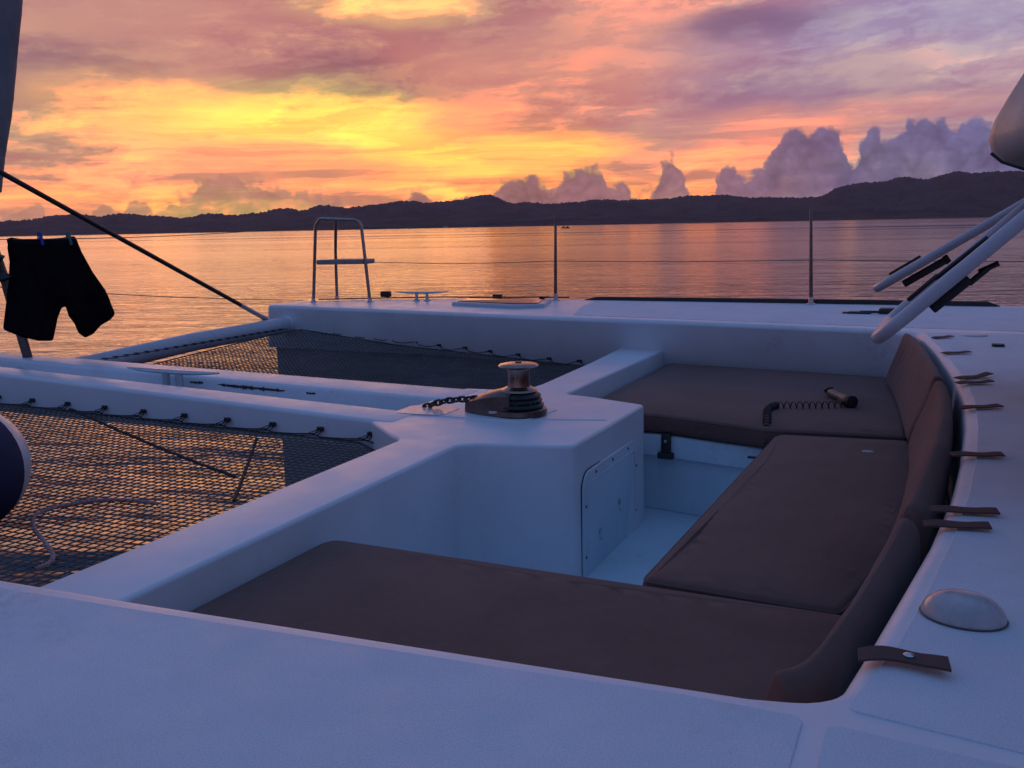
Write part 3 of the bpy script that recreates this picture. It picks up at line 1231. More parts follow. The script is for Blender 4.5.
lace = []
xs_h = [-4.52 + .262 * k for k in range(10)]
for i, x in enumerate(xs_h):
    yw = 3.235 + (-x - 2.05) * .0134
    hook(x, yw - .001, znear(x) + .035, 0, -1, net1, net1)
    lace += [(x, yw - .012, znear(x) + .034), (x - .05, yw - .022, znear(x) + .016), (x + .02, yw - .03, znear(x) + .004), (x + .13, yw - .022, znear(x) + .004), (x + .24, yw - .02, znear(x) + .012)]
b = bmesh.new()
tube(b, lace, .003, 5)
tube(b, [(a_[0] + .02, a_[1] - .004, a_[2] - .004) for a_ in lace], .0025, 5)
link('lacing_line', b, M['blackrope'], net1)
lace = []
for (px, py) in ((331, 330), (352, 333), (372, 335.5), (391, 338), (416, 341.5), (439, 345), (465, 347.5), (490, 351), (518, 354.5), (549, 358.5), (579, 361)):
    # find the wall there
    yw = 5.8
    for _ in range(6):
        q_ = PY(px, py, yw)
        yw = 5.71 + (-q_.x - 2.29) * .1433 + .47 * max(0, -q_.z) * min(1, max(0, (q_.x + 4.9) / 1.2))
    q_ = PY(px, py, yw - .006)
    zz_ = q_.z
    hook(q_.x, yw - .002, zz_, .14, -1, net2, net2)
    lace += [(q_.x, yw - .014, zz_), (q_.x + .05, yw - .045, zz_ - .022), (q_.x + .13, yw - .05, zz_ - .03)]
b = bmesh.new()
tube(b, lace, .003, 5)
link('lacing_line', b, M['blackrope'], net2)
# lashing along the crossbeam for the starboard net
b = bmesh.new()
zig = []
yv = 4.12
while yv < 5.9:
    zig += [(-4.665, yv, znet(-4.66)), (-4.755, yv + .03, -.165), (-4.665, yv + .06, znet(-4.66))]
    yv += .085
tube(b, zig, .0028, 5)
link('lacing_line', b, M['blackrope'], net2)
# darker cords worked across the port net
b = bmesh.new()
for A_, B_ in (((256, 431), (234, 503)), ((62, 402), (236, 478))):
    a_ = P(*A_, -.25)
    c_ = P(*B_, -.30)
    n = 40
    pts = []
    for k in range(n + 1):
        q_ = a_.lerp(c_, k / n)
        pts.append((q_.x, q_.y, zn1(q_.x, q_.y) + .004 + .002 * sin(k * 2.2)))
    tube(b, pts, [.0056 if k % 3 else .0082 for k in range(n + 1)], 6)
link('stitching_cord', b, M['blackrope'], net1)

# ------------------------------------------------------------------ windlass
WX, WY = -1.628, 3.575
wl = link('windlass', lathe(bmesh.new(), (WX, WY, ZP + .004), [(0, 0), (.118, 0), (.122, .006), (.118, .024), (.104, .032), (0, .032)], 40), M['steel_worn'], cat)
b = bmesh.new()
# wedge housing toward the bow with sloping rounded top
secs = []
for k in range(11):
    u = k / 10
    x = WX - .235 + u * .235
    hw = .050 + .052 * sin(min(1, u * 1.25) * pi / 2)
    ht = .050 + .060 * sin(min(1, u * 1.1) * pi / 2)
    sec = []
    for a in range(9):
        th = pi * a / 8
        sec.append(b.verts.new((x, WY - .005 + hw * cos(th) * (1 if a in (0, 8) else 1.0), ZP + .006 + ht * (.62 + .38 * sin(th)) if 0 < a < 8 else ZP + .006)))
    secs.append(sec)
for A_, B_ in zip(secs, secs[1:]):
    for k in range(8):
        b.faces.new((A_[k], B_[k], B_[k + 1], A_[k + 1]))
b.faces.new(secs[0])
b.faces.new(secs[-1][::-1])
bmesh.ops.recalc_face_normals(b, faces=b.faces[:])
link('housing', b, M['steel_worn'], wl)
b = bmesh.new()
lathe(b, (WX, WY, ZP), [(0, .03), (.096, .032), (.106, .038), (.108, .046), (.100, .053), (.092, .056), (.099, .060), (.101, .067), (.094, .073), (.088, .075), (.094, .079), (.096, .086), (.086, .094), (.070, .100), (0, .10)], 36)
for k in range(10):
    a = 2 * pi * k / 10
    rbox(b, (WX + .086 * cos(a), WY + .086 * sin(a), ZP + .056), (.026, .014, .014), .003, 1, Matrix.Rotation(a, 3, 'Z'))
link('chain_gypsy', b, M['black'], wl)
b = bmesh.new()
lathe(b, (WX, WY, ZP), [(0, .099), (.074, .100), (.078, .104), (.074, .112), (.060, .118), (.050, .124), (.0465, .15), (.0465, .185), (.050, .200), (.060, .206),
                        (.082, .209), (.086, .213), (.080, .219), (.050, .224), (.020, .226), (0, .226)], 48)
link('drum', b, M['drum'], wl)
b = bmesh.new()
lathe(b, (WX, WY, ZP), [(.014, .2262), (.016, .229), (0, .229)], 6)
link('winch_socket', b, M['black'], wl)
b = bmesh.new()
rbox(b, (WX - .075, WY - .1, ZP + .022), (.04, .01, .012), .002)
link('maker_plate', b, M['steel'], wl)

# anchor chain leaving the windlass into the gutter
path = bez([(WX - .08, 3.55, ZP + .068), (WX - .20, 3.545, ZP + .062), (-2.00, 3.55, ZP + .035), (-2.18, 3.57, ZP - .03), (-2.36, 3.585, ZP - .063), (-2.75, 3.59, ZP - .055), (-3.3, 3.575, ZP - .036)], 24)
acc = [0]
for a_, c_ in zip(path, path[1:]):
    acc.append(acc[-1] + (c_ - a_).length)


def at_len(L):
    for i in range(len(acc) - 1):
        if acc[i + 1] >= L:
            t_ = (L - acc[i]) / max(1e-9, acc[i + 1] - acc[i])
            return path[i].lerp(path[i + 1], t_), (path[i + 1] - path[i]).normalized()
    return path[-1], (path[-1] - path[-2]).normalized()


b = bmesh.new()
pitch_ = .032
L = .02
k = 0
while L < acc[-1] - .03:
    c_, tg = at_len(L)
    u, v = frame_of(tg)
    if k % 2:
        u, v = v, u
    u = (u * cos(.5) + v * sin(.5)).normalized() if k % 2 == 0 else (u * cos(.5) - v * sin(.5)).normalized()
    loop = []
    for i in range(14):
        a = 2 * pi * i / 14
        loop.append(c_ + tg * (cos(a) * .016 + (.006 if cos(a) > 0 else -.006)) + u * sin(a) * .0125)
    tube(b, loop, .0056, 6, closed=True)
    L += pitch_
    k += 1
link('anchor_chain', b, M['rust'], cat)
# chain stopper plate
b = sheet(bmesh.new(), round_poly([(-2.16, 3.40), (-1.92, 3.42), (-1.92, 3.60), (-2.16, 3.58)], .03), ZP + .006, .006)
link('chain_plate', b, M['whitealu'], cat)

# long horn cleat on the nacelle's far ridge
def cleat(c, ang, L, h, name='mooring_cleat', mt='alu'):
    c = Vector(c)
    d_ = Vector((cos(ang), sin(ang), 0))
    b = bmesh.new()
    n = 14
    pts = []
    rs = []
    for k in range(n + 1):
        u = k / n * 2 - 1
        pts.append(c + d_ * u * L / 2 + UPW * (h + .008 * u * u))
        rs.append(.013 * (1 - abs(u) ** 3 * .65) * (1.35 if L > .5 else 1))
    tube(b, pts, rs, 10, sx=1.3, sy=.75)
    for s_ in (-1, 1):
        lathe(b, c + d_ * s_ * min(.045, L * .13), [(.030, 0), (.028, .006), (.02 if L > .5 else .013, .014), (.02 if L > .5 else .012, h - .004), (.022 if L > .5 else .014, h)], 14)
    return link(name, b, M[mt], cat)


c1 = P(165, 371, -.06)
cleat((-3.60, 3.58, znac(-3.66) - .085 + .003), -.0, .62, .115)
cleat((-3.93, 6.72, .002), .25, .46, .066)

# ------------------------------------------------------------------ bow seat (pulpit)
def on(px, py, y=6.62):
    return PY(px, py, y)


pul = None
b = bmesh.new()
base_l = PY(314, 301, 6.40)
base_l.z = 0
A0 = P(313.5, 302, 0)
B0 = P(370, 302, 0)
C0 = P(337, 299.5, 0)
# tubes rise from deck points, lean a little inboard, joined by one top hoop
def lift(p0, px, py):
    """point above the deck foot p0 that lies on the sight line, same distance out (y)"""
    return PY(px, py, p0.y)


top_l = lift(A0, 315.5, 226)
top_l2 = lift(A0, 320, 219)
top_r = lift(B0, 361.5, 227)
top_r2 = lift(B0, 355, 220)
hoop = [A0, A0.lerp(top_l, .5), top_l] + bez([top_l, top_l.lerp(top_l2, .6) + (top_l2 - top_l) * .1, top_l2], 4)[1:] + [top_l2.lerp(top_r2, .5)] + bez([top_r2, top_r.lerp(top_r2, .5) + Vector((.008, 0, .008)), top_r], 4) + [top_r.lerp(B0, .5), B0]
tube(b, hoop, .0135, 12)
pul = link('bow_pulpit', b, M['steel_rail'], cat)
top_c = lift(C0, 334.5, 220)
mid_j = top_l2.lerp(top_r2, .45)
b = bmesh.new()
tube(b, [C0, C0.lerp(top_c, .6), Vector((mid_j.x, mid_j.y, mid_j.z - .004))], .0125, 12)
link('rear_post', b, M['steel_rail'], pul)
for q_ in (A0, B0, C0):
    b = lathe(bmesh.new(), (q_.x, q_.y, .0), [(.034, 0), (.034, .005), (.018, .012), (.016, .03)], 18)
    link('foot_flange', b, M['steel'], pul)
sl = lift(A0, 316, 262)
sr = lift(B0, 366, 262)
cl = C0.copy()
cl.z = sl.z
cb = C0.lerp(top_c, .52)
cb.z = sl.z
b = bmesh.new()
seatp = [(sl.x - .01, sl.y - .02), (sr.x - .012, sr.y - .02), (sr.x - .04, cb.y + .03), (sl.x + .05, cb.y + .03)]
plateau(b, round_poly(seatp, .03), sl.z + .016, sl.z - .022, r=.006, seg=2, bottom=True)
link('seat', b, M['teak'], pul)

# stanchions and lifeline
def stanchion(px, ptop, pbot, y):
    base_ = PY(px, pbot, y)
    base_.z = 0
    top_ = PY(px, ptop, y)
    b = bmesh.new()
    tube(b, [base_, base_.lerp(top_, .3), base_.lerp(top_, .985), top_], [.0140, .0130, .0100, .0045], 12)
    s_ = link('stanchion', b, M['steel_dark'], cat)
    b = lathe(bmesh.new(), base_, [(.036, 0), (.036, .006), (.022, .012), (.019, .055), (.016, .057)], 18)
    link('stanchion_base', b, M['steel'], s_)
    return base_, top_


s1b, s1t = stanchion(555.5, 216, 300, 6.98)
s2b, s2t = stanchion(811, 208, 303, 6.98)
WIRE = []
b = bmesh.new()
midz = .325


def sagline(a_, c_, sag, n=14):
    return [a_.lerp(c_, k / n) - UPW * sag * sin(pi * k / n) for k in range(n + 1)]


m1 = Vector((s1b.x, s1b.y, PY(555.5, 261, s1b.y).z))
m2 = Vector((s2b.x, s2b.y, PY(811, 260, s2b.y).z))
m0 = Vector((sr.x + .01, sr.y, PY(369, 262, sr.y).z))
m3 = Vector((1.6, 6.98, m2.z))
tube(b, sagline(m0, m1, .015), .0032, 6)
tube(b, sagline(m1, m2, .008), .0032, 6)
tube(b, sagline(m2, m3, .012), .0032, 6)
link('lifeline', b, M['wire'], cat)
b = bmesh.new()
t3 = Vector((1.6, 6.98, s2t.z - .03))
tube(b, sagline(top_r - UPW * .0, s1t - UPW * .03, .02), .0032, 6)
tube(b, sagline(s1t - UPW * .03, s2t - UPW * .03, .012), .0032, 6)
tube(b, sagline(s2t - UPW * .03, t3, .012), .0032, 6)
link('lifeline', b, M['wire'], cat)
b = bmesh.new()
tube(b, sagline(top_l, PX(-60, 240, -4.82), .03, 24), .0028, 6)
link('bow_rope', b, M['wire'], cat)
b = bmesh.new()
lowL = PX(-60, 283, -4.82)
lowR = Vector((-4.86, 6.35, .02))
tube(b, sagline(lowL, lowR, .02, 20), .0032, 6)
link('lifeline', b, M['wire'], cat)

# thick fore-and-aft guard line lying low along the gunwale
b = bmesh.new()
tube(b, [Vector((-4.86, 6.56, .012)), Vector((-3.9, 6.96, .015)), Vector((-2.75, 7.06, .02))], .006, 6)
link('gunwale_line', b, M['rubber'], cat)

# toe rail: dark strake with tapered ends
b = bmesh.new()
xs_ = [(-2.62, .0), (-2.52, .026), (-1.6, .030), (-.5, .032), (.28, .032), (.36, .0)]
secs = []
for x, h_ in xs_:
    yy = 7.09
    h_ = max(h_, .004)
    secs.append([b.verts.new((x, yy - .02, .001)), b.verts.new((x, yy - .018, h_)), b.verts.new((x, yy + .012, h_)), b.verts.new((x, yy + .015, .001))])
for A_, B_ in zip(secs, secs[1:]):
    for k in range(4):
        b.faces.new((A_[k], A_[(k + 1) % 4], B_[(k + 1) % 4], B_[k]))
b.faces.new(secs[0][::-1])
b.faces.new(secs[-1])
link('toe_rail', b, M['rubber'], cat, angle=20)

# raised deck hatch on the starboard deck
hp = [(-3.47, 6.36), (-2.86, 6.20), (-2.66, 6.32), (-2.82, 6.86), (-3.36, 6.94), (-3.5, 6.7)]
hr = round_poly(hp, .07)
b = plateau(bmesh.new(), hr, .030, -.002, r=.012, seg=4)
dh = link('deck_hatch', b, M['whitealu'], cat)
b = plateau(bmesh.new(), inset(hr, .045), .036, .029, r=.003, seg=2)
link('hatch_glass', b, M['glass'], dh)
for (x, y) in ((-2.84, 6.75), (-3.30, 6.86)):
    b = bmesh.new()
    rbox(b, (x, y, .044), (.08, .03, .014), .005)
    link('hatch_hinge', b, M['black'], dh)
# little black deck block by the bow seat
b = bmesh.new()
q_ = P(386, 297, 0)
rbox(b, (q_.x, q_.y, .026), (.085, .06, .052), .008)
link('deck_socket', b, M['black'], cat)
# deck hatch latch plates seen right of the far seat
b = bmesh.new()
q_ = P(863, 314, 0)
rbox(b, (q_.x - .02, q_.y, .010), (.14, .07, .012), .004)
rbox(b, (q_.x - .10, q_.y, .008), (.05, .05, .008), .003)
tube(b, [(q_.x - .02, q_.y, .014), (q_.x + .1, q_.y - .01, .016)], .008, 8)
q2 = P(886, 314, 0)
rbox(b, (q2.x + .02, q2.y, .02), (.13, .10, .038), .014)
link('deck_fairlead', b, M['black'], cat)
# flush round plates and the little pad on the aft deck
b = bmesh.new()
q_ = P(975, 336, 0)
lathe(b, (q_.x, q_.y, .004), [(.060, 0), (.058, .005), (.050, .008), (0, .010)], 30)
link('deck_plate', b, M['fwhite'], cat)
b = bmesh.new()
q_ = P(998, 347, 0)
rbox(b, (q_.x, q_.y, .010), (.055, .05, .010), .004)
link('deck_socket', b, M['black'], cat)

# oval dome vent on the near deck
dc = P(963, 616, 0.004)
b = bmesh.new()
N1, N2 = 12, 40
ringp = None
rx, ry, hz = .060, .050, .037
rotz = radians(-12)
for i in range(N1 + 1):
    a = pi / 2 * i / N1
    s_, h_ = cos(a) ** .85, sin(a)
    if i == N1:
        ring = [b.verts.new((dc.x, dc.y, dc.z + hz))]
    else:
        ring = []
        for k in range(N2):
            t_ = 2 * pi * k / N2
            x, y = rx * s_ * cos(t_), ry * s_ * sin(t_)
            ring.append(b.verts.new((dc.x + x * cos(rotz) - y * sin(rotz), dc.y + x * sin(rotz) + y * cos(rotz), dc.z + hz * h_)))
    if ringp:
        for k in range(N2):
            if len(ring) == 1:
                b.faces.new((ringp[k], ringp[(k + 1) % N2], ring[0]))
            else:
                b.faces.new((ringp[k], ringp[(k + 1) % N2], ring[(k + 1) % N2], ring[k]))
    ringp = ring
dv = link('dome_vent', b, M['dome'], cat, angle=180)
b = bmesh.new()
loop = [(dc.x + (rx + .001) * cos(2 * pi * k / 40) * cos(rotz) - (ry + .001) * sin(2 * pi * k / 40) * sin(rotz),
         dc.y + (rx + .001) * cos(2 * pi * k / 40) * sin(rotz) + (ry + .001) * sin(2 * pi * k / 40) * cos(rotz), dc.z + .001) for k in range(40)]
tube(b, loop, .0011, 6, closed=True)
link('gasket', b, M['greyplastic'], dv)

# ------------------------------------------------------------------ locker door in the platform's side
LX = -1.20
b = bmesh.new()
y0, y1, z0, z1 = 3.185, 3.86, -.80, -.325


def vpoly(pts, rad__):
    return round_poly(pts, rad__, 6)


lp = vpoly([(3.18, -.86), (3.86, -.86), (3.86, -.325), (3.18, -.325)], [.02, .02, .07, .07])
# build the door flat then stand it up (local x -> world y, local y -> world z, local z -> world +x)
b = plateau(bmesh.new(), lp, .014, .0, r=.006, seg=3)
b2 = b
for v in b2.verts:
    x, y, z = v.co
    v.co = Vector((LX + z, x, y))
ld = link('locker_door', b2, M['gel_in'], platf)
fp = inset(lp, -.005)
b = plateau(bmesh.new(), fp, .004, .0, r=.001, seg=1)
for v in b.verts:
    x, y, z = v.co
    v.co = Vector((LX + .0015 + z, x, y))
link('door_gasket', b, M['black'], ld)
ip = inset(lp, .045)
b = plateau(bmesh.new(), ip, .0165, .012, r=.002, seg=2)
for v in b.verts:
    x, y, z = v.co
    v.co = Vector((LX + z, x, y))
link('door_panel', b, M['gel_in'], ld)
sp = inset(lp, .022)
per = []
tot = 0
for i in range(len(sp)):
    tot += (Vector(sp[i]) - Vector(sp[i - 1])).length
nscr = 11
want = [tot * (k + .3) / nscr for k in range(nscr)]
run = 0
for i in range(len(sp)):
    a_, c_ = Vector(sp[i - 1]), Vector(sp[i])
    l_ = (c_ - a_).length
    while want and run + l_ >= want[0]:
        q_ = a_.lerp(c_, (want[0] - run) / l_)
        want.pop(0)
        if q_.y < -.735:
            continue
        b = lathe(bmesh.new(), (LX + .014, q_.x, q_.y), [(.006, 0), (.006, .002), (.003, .0035), (0, .0035)], 10, (1, 0, 0))
        link('screw', b, M['black'], ld)
    run += l_
for (y_, z_) in ((3.36, -.60), (3.60, -.55)):
    b = bmesh.new()
    lathe(b, (LX + .0165, y_, z_), [(.013, 0), (.012, .0015), (.009, .002), (0, .0015)], 20, (1, 0, 0))
    rbox(b, (LX + .021, y_ - .004, z_ - .03), (.004, .006, .020), .0015, 1, Matrix.Rotation(.5, 3, 'X'))
    link('twist_latch', b, M['dome'], ld)

# small bracket under the far seat and the white plug next to it
b = bmesh.new()
rbox(b, (-1.125, 4.105, SB - .035), (.045, .025, .10), .006)
rbox(b, (-1.125, 4.10, SB - .09), (.075, .03, .03), .006)
br_ = link('seat_bracket', b, M['black'], cat)
b = lathe(bmesh.new(), (-1.125, 4.092, SB - .02), [(.008, 0), (.007, .002), (0, .003)], 12, (0, -1, 0))
link('screw', b, M['steel'], br_)
b = bmesh.new()
rbox(b, (-.70, 3.985, SB - .035), (.06, .02, .008), .003)
link('wire_clip', b, M['black'], cat)
b = bmesh.new()
rbox(b, (-.70, 3.985, SB - .085), (.05, .02, .008), .003)
link('wire_clip', b, M['black'], cat)

def piping(poly, z, par):
    if area2(poly) < 0:
        poly = poly[::-1]
    b_ = bmesh.new()
    tube(b_, [(x, y, z) for x, y in inset(poly, .006)], .0042, 8, closed=True)
    return link('piping', b_, M['fabric'], par)


# ------------------------------------------------------------------ cushions (lift off)
far_c = round_poly([(-1.575, 4.12), (-1.16, 4.12), (-.66, 3.975), (-.10, 4.03), (-.12, 4.5), (-.15, 5.50), (-.28, 5.58), (-1.57, 5.74)],
                   [.03, .05, .05, .02, .1, .05, .06, .05], 5)
b = pad(far_c, CZ + .008, CT, .026, .012, .035, 1)
o = link('seat_cushion', b, M['fabric'])
FAR = o
tag(origin_to(o, (-.8, 4.75, SB)), 'brown canvas seat cushion at the far side, wired remote lying on it', 'cushion', 'seat cushions of the cockpit')
aft_c = round_poly([(-.655, 2.15), (-.17, 2.125), (-.06, 2.6), (-.03, 3.2), (-.045, 3.7), (-.085, 3.99), (-.605, 3.93)], [.03, .03, .3, .3, .3, .03, .05], 5)
b = pad(aft_c, CZ + .004, CT, .026, .012, .035, 2)
o = link('seat_cushion', b, M['fabric'])
aft_o = tag(origin_to(o, (-.35, 3.05, SB)), 'brown canvas seat cushion in front of the curved backrest, small white spot on it', 'cushion', 'seat cushions of the cockpit')
near_c = round_poly([(-1.595, 1.13), (-.19, 1.17), (-.12, 1.6), (-.125, 2.135), (-1.59, 2.14)], [.03, .06, .2, .03, .05], 5)
b = pad(near_c, CZ, CT, .026, .012, .035, 3)
o = link('seat_cushion', b, M['fabric'])
NEAR = o
tag(origin_to(o, (-.85, 1.65, SB)), 'brown canvas seat cushion on the nearest bench, behind the blue-white coaming', 'cushion', 'seat cushions of the cockpit')
piping(far_c, CZ + .008 - .010, FAR)
piping(aft_c, CZ + .004 - .010, aft_o)
piping(near_c, CZ - .010, NEAR)
sp_ = P(868, 451.5, CZ + .016)
b = bmesh.new()
lathe(b, (sp_.x, sp_.y, sp_.z + .0005), [(.021, 0), (.018, .0015), (0, .002)], 16)
for v in b.verts:
    v.co.x = sp_.x + (v.co.x - sp_.x) * 1.1
    v.co.y = sp_.y + (v.co.y - sp_.y) * .8
link('white_spot', b, M['spot'], aft_o)

# ------------------------------------------------------------------ backrest bolsters
BACK = [Vector((x, y)) for x, y in [(-.178, 1.262), (-.150, 1.285), (-.118, 1.34), (-.092, 1.43), (-.066, 1.59), (-.034, 1.854), (-.004, 2.19), (.018, 2.524), (.036, 2.95), (.039, 3.387),
        (.020, 3.80), (-.013, 4.192), (-.053, 4.62), (-.105, 5.042), (-.150, 5.30)]]
bk = bez([(p_.x, p_.y, 0) for p_ in BACK], 10)


def backrest(ya, yb, seed, ribs=0., name='backrest_cushion'):
    pts = [p_ for p_ in bk if ya <= p_.y <= yb]
    b = bmesh.new()
    rings = []
    n = len(pts)
    for i, p_ in enumerate(pts):
        t_ = (pts[min(i + 1, n - 1)] - pts[max(i - 1, 0)]).normalized()
        nr = Vector((-t_.y, t_.x, 0))            # towards the seats
        if nr.x > 0 and p_.y > 1.3:
            nr = -nr
        if p_.y <= 1.3:
            nr = Vector((-t_.y, t_.x, 0))
        endk = min(i, n - 1 - i)
        sh_ = 1 - .03 * exp(-endk / .8)
        nd = max(0, p_.y - 1.285)
        tp_ = exp(-(nd / .09) ** 2) if ya < 1.1 else 0.
        kk_ = max(0., min(1., (p_.y - 1.50) / .48))
        kk_ = kk_ * kk_ * (3 - 2 * kk_)
        sh_ *= max(.72 + .28 * kk_, .72 + .42 * tp_) if ya < 1.1 else 1.0
        s = i / max(1, n - 1)
        zt_ = .012 - .022 * tp_ - (.022 * max(0., min(1., (1.95 - p_.y) / .4)) if ya < 1.1 else 0) + .004 * noise.noise(Vector((p_.y * 3, seed, 0)))
        zb_ = CZ + .012
        # section: x = distance towards the seats, z = height
        rib = ribs * sin(p_.y * 62 + 1.5 * noise.noise(Vector((p_.y * 5, 0, seed))))
        sec = [(.000, zb_ + .01), (-.012, zb_ + .10), (-.015, (zt_ + zb_) / 2 + .05), (-.012, zt_ - .03), (.0, zt_ - .008), (.018, zt_), (.030, zt_ - .003), (.038, zt_ - .020),
               (.050 + rib, zt_ - .06), (.070 + rib, zt_ - .12), (.092 + rib * .8, zt_ - .5 * (zt_ - zb_) - .03), (.108 + rib * .4, zb_ + .055), (.114, zb_ + .025), (.107, zb_ + .004), (.06, zb_ - .004), (.02, zb_ - .002)]
        ring = []
        cz_ = (zt_ + zb_) / 2
        for (u, z) in sec:
            w_ = .004 * noise.noise(Vector((p_.y * 9 + u * 30, z * 8, seed)))
            uu = .045 + (u - .045) * sh_ + w_
            z2 = cz_ + (z - cz_) * (1 - .03 * exp(-endk / 1.0) - (.12 * exp(-i / 1.2) if ya < 1.1 else 0))
            ring.append(b.verts.new(p_ + nr * uu + UPW * z2))
        rings.append(ring)
    m_ = len(rings[0])
    for A_, B_ in zip(rings, rings[1:]):
        for k in range(m_):
            b.faces.new((A_[k], A_[(k + 1) % m_], B_[(k + 1) % m_], B_[k]))
    b.faces.new(rings[0][::-1])
    b.faces.new(rings[-1])
    bmesh.ops.recalc_face_normals(b, faces=b.faces[:])
    o_ = link(name, b, M['fabric'])
    sub = o_.modifiers.new('smooth', 'SUBSURF')
    sub.levels = 1
    sub.render_levels = 1
    return origin_to(o_, (pts[n // 2].x, pts[n // 2].y, CZ))


def strap(par, a_, c_, wid=.03, z0=.006, curl=.012, stud=False, bend=0.):
    a3, c3 = Vector((a_[0], a_[1], 0)), Vector((c_[0], c_[1], 0))
    d_ = (c3 - a3)
    Ls = d_.length
    d_.normalize()
    s_ = Vector((-d_.y, d_.x, 0))
    b = bmesh.new()
    pts = []
    N = 14
    start = a3 - d_ * .004
    for k in range(N + 1):
        u = k / N
        p_ = start.lerp(c3, u)
        zz1 = z0 + .003 * sin(u * pi) + (curl * max(0, u - .7) / .3 * .35) + .0008 * sin(u * 9)
        pts.append(p_ + UPW * zz1 + s_ * (bend * sin(u * pi * 1.3)) + s_ * .002 * noise.noise(Vector((a_[1] * 7, u * 2, 1))))
    secs = []
    for k, p_ in enumerate(pts):
        tl = .03 * sin(k * .5)
        sd_ = (s_ * cos(tl) + UPW * sin(tl))
        w_ = wid / 2
        secs.append([b.verts.new(p_ - sd_ * w_), b.verts.new(p_ + sd_ * w_), b.verts.new(p_ + sd_ * w_ + UPW * .0035), b.verts.new(p_ - sd_ * w_ + UPW * .0035)])
    for A_, B_ in zip(secs, secs[1:]):
        for k in range(4):
            b.faces.new((A_[k], A_[(k + 1) % 4], B_[(k + 1) % 4], B_[k]))
    b.faces.new(secs[0][::-1])
    b.faces.new(secs[-1])
    bmesh.ops.recalc_face_normals(b, faces=b.faces[:])
    st = link('strap', b, M['fabric_dark'], par, angle=30)
    if stud:
        m_ = pts[N * 6 // 10]
        b = lathe(bmesh.new(), (m_.x, m_.y, m_.z + .0035), [(.0075, 0), (.0075, .002), (.004, .004), (0, .004)], 16)
        link('snap_stud', b, M['steel'], st)
    return st


GB = 'backrest cushions along the curved aft side'
bA = tag(backrest(1.0, 1.985, 1), 'brown backrest cushion nearest the camera, wrapping round the cockpit corner', 'cushion', GB)
bB = tag(backrest(1.992, 3.76, 2), 'brown backrest cushion in the middle of the curved row', 'cushion', GB)
bC = tag(backrest(3.767, 5.28, 3, .007), 'brown ribbed backrest cushion farthest away, beside the folded windows', 'cushion', GB)
strap(bA, (-.075, 1.278), (.034, 1.290), .038, .010, .016, True, .010)
strap(bA, (-.006, 1.93), (.108, 1.946), .037)
strap(bB, (.004, 2.035), (.126, 2.054), .037)
strap(bB, (.045, 2.545), (.16, 2.572), .037)
strap(bB, (.075, 3.20), (.186, 3.26), .037)
strap(bB, (.07, 3.69), (.181, 3.74), .037, curl=.02)
strap(bC, (.07, 3.80), (.178, 3.90), .037, curl=.03)
strap(bC, (.02, 4.50), (.125, 4.56), .037)
strap(bC, (-.025, 5.08), (.056, 5.15), .037)

# ------------------------------------------------------------------ wired windlass remote on the far cushion
zc = CZ + .022
h1 = P(829, 392, zc + .02)
h2 = P(850, 402, zc + .02)
rc = empty('windlass_remote', (h1.x, h1.y, zc), 'wired remote handset with coiled black cord lying on the far cushion', 'remote control')
b = bmesh.new()
dd = (h2 - h1).normalized()
pts = [h1 + dd * (h2 - h1).length * k / 8 for k in range(9)]
tube(b, pts, [.016, .022, .023, .021, .020, .021, .024, .026, .018], 14)
hd = link('handset', b, M['greyplastic'], rc)
b = bmesh.new()
lathe(b, h2 + UPW * .002, [(0, -.03), (.026, -.028), (.034, -.01), (.034, .012), (.026, .028), (0, .03)], 20, (.5, -.8, .2))
link('handset_head', b, M['black'], rc)
b = bmesh.new()
lathe(b, h1 + UPW * .006, [(0, -.01), (.02, -.008), (.024, .01), (.014, .02), (0, .022)], 16, (-.4, .3, .8))
link('trigger', b, M['black'], rc)
b = bmesh.new()
e1 = P(846, 407, zc)
e2 = P(776, 408, zc)
pts = []
n = 15 * 16
for k in range(n + 1):
    u = k / n
    c_ = e1.lerp(e2, u)
    d_ = (e2 - e1).normalized()
    sx_ = Vector((-d_.y, d_.x, 0))
    a = u * 2 * pi * 11
    rr__ = .017
    pts.append(c_ + sx_ * cos(a) * rr__ + UPW * (sin(a) * rr__ + .012))
tube(b, pts, .0028, 6)
# slack tight coils hanging over the seat edge
e3 = P(768, 412, zc)
hang = bez([e2 + UPW * .012, e3 + UPW * .012, P(767, 421, zc - .0), Vector((-.655, 4.00, CZ - .03)), Vector((-.65, 3.99, SB - .0))], 60)
pts = []
for k, c_ in enumerate(hang):
    t_ = (hang[min(k + 1, len(hang) - 1)] - hang[max(k - 1, 0)]).normalized()
    u_, v_ = frame_of(t_)
    a = k * .62
    pts.append(c_ + u_ * cos(a) * .016 + v_ * sin(a) * .016)
tube(b, pts, .0038, 6)
link('coiled_cord', b, M['black'], rc)

# ------------------------------------------------------------------ shorts drying on the bow rope
XB = -4.82
rope_z = PX(40, 239, XB).z
outl = [(8, 237), (22, 239), (40, 239), (58, 238), (75, 236), (82, 252), (92, 272), (104, 290), (111, 303), (117, 314), (108, 320), (100, 325), (94, 334), (87, 338),
        (80, 333), (74, 324), (66, 316), (63, 306), (60, 308), (58, 318), (55, 341), (40, 341), (20, 337), (4, 330), (6, 305), (8, 280), (9, 262), (7, 248)]
op = [PX(x, y, XB) for x, y in outl]
b = bmesh.new()
front, back = [], []
poly2 = [(p_.y, p_.z) for p_ in op]
if area2(poly2) < 0:
    poly2 = poly2[::-1]
poly2 = round_poly(poly2, .02, 2)
cent = Vector((sum(p_[0] for p_ in poly2) / len(poly2), sum(p_[1] for p_ in poly2) / len(poly2)))
n = len(poly2)
extra = []
ys_ = [p_[0] for p_ in poly2]
zs_ = [p_[1] for p_ in poly2]
st_ = .018
inn = inset(poly2, .010)
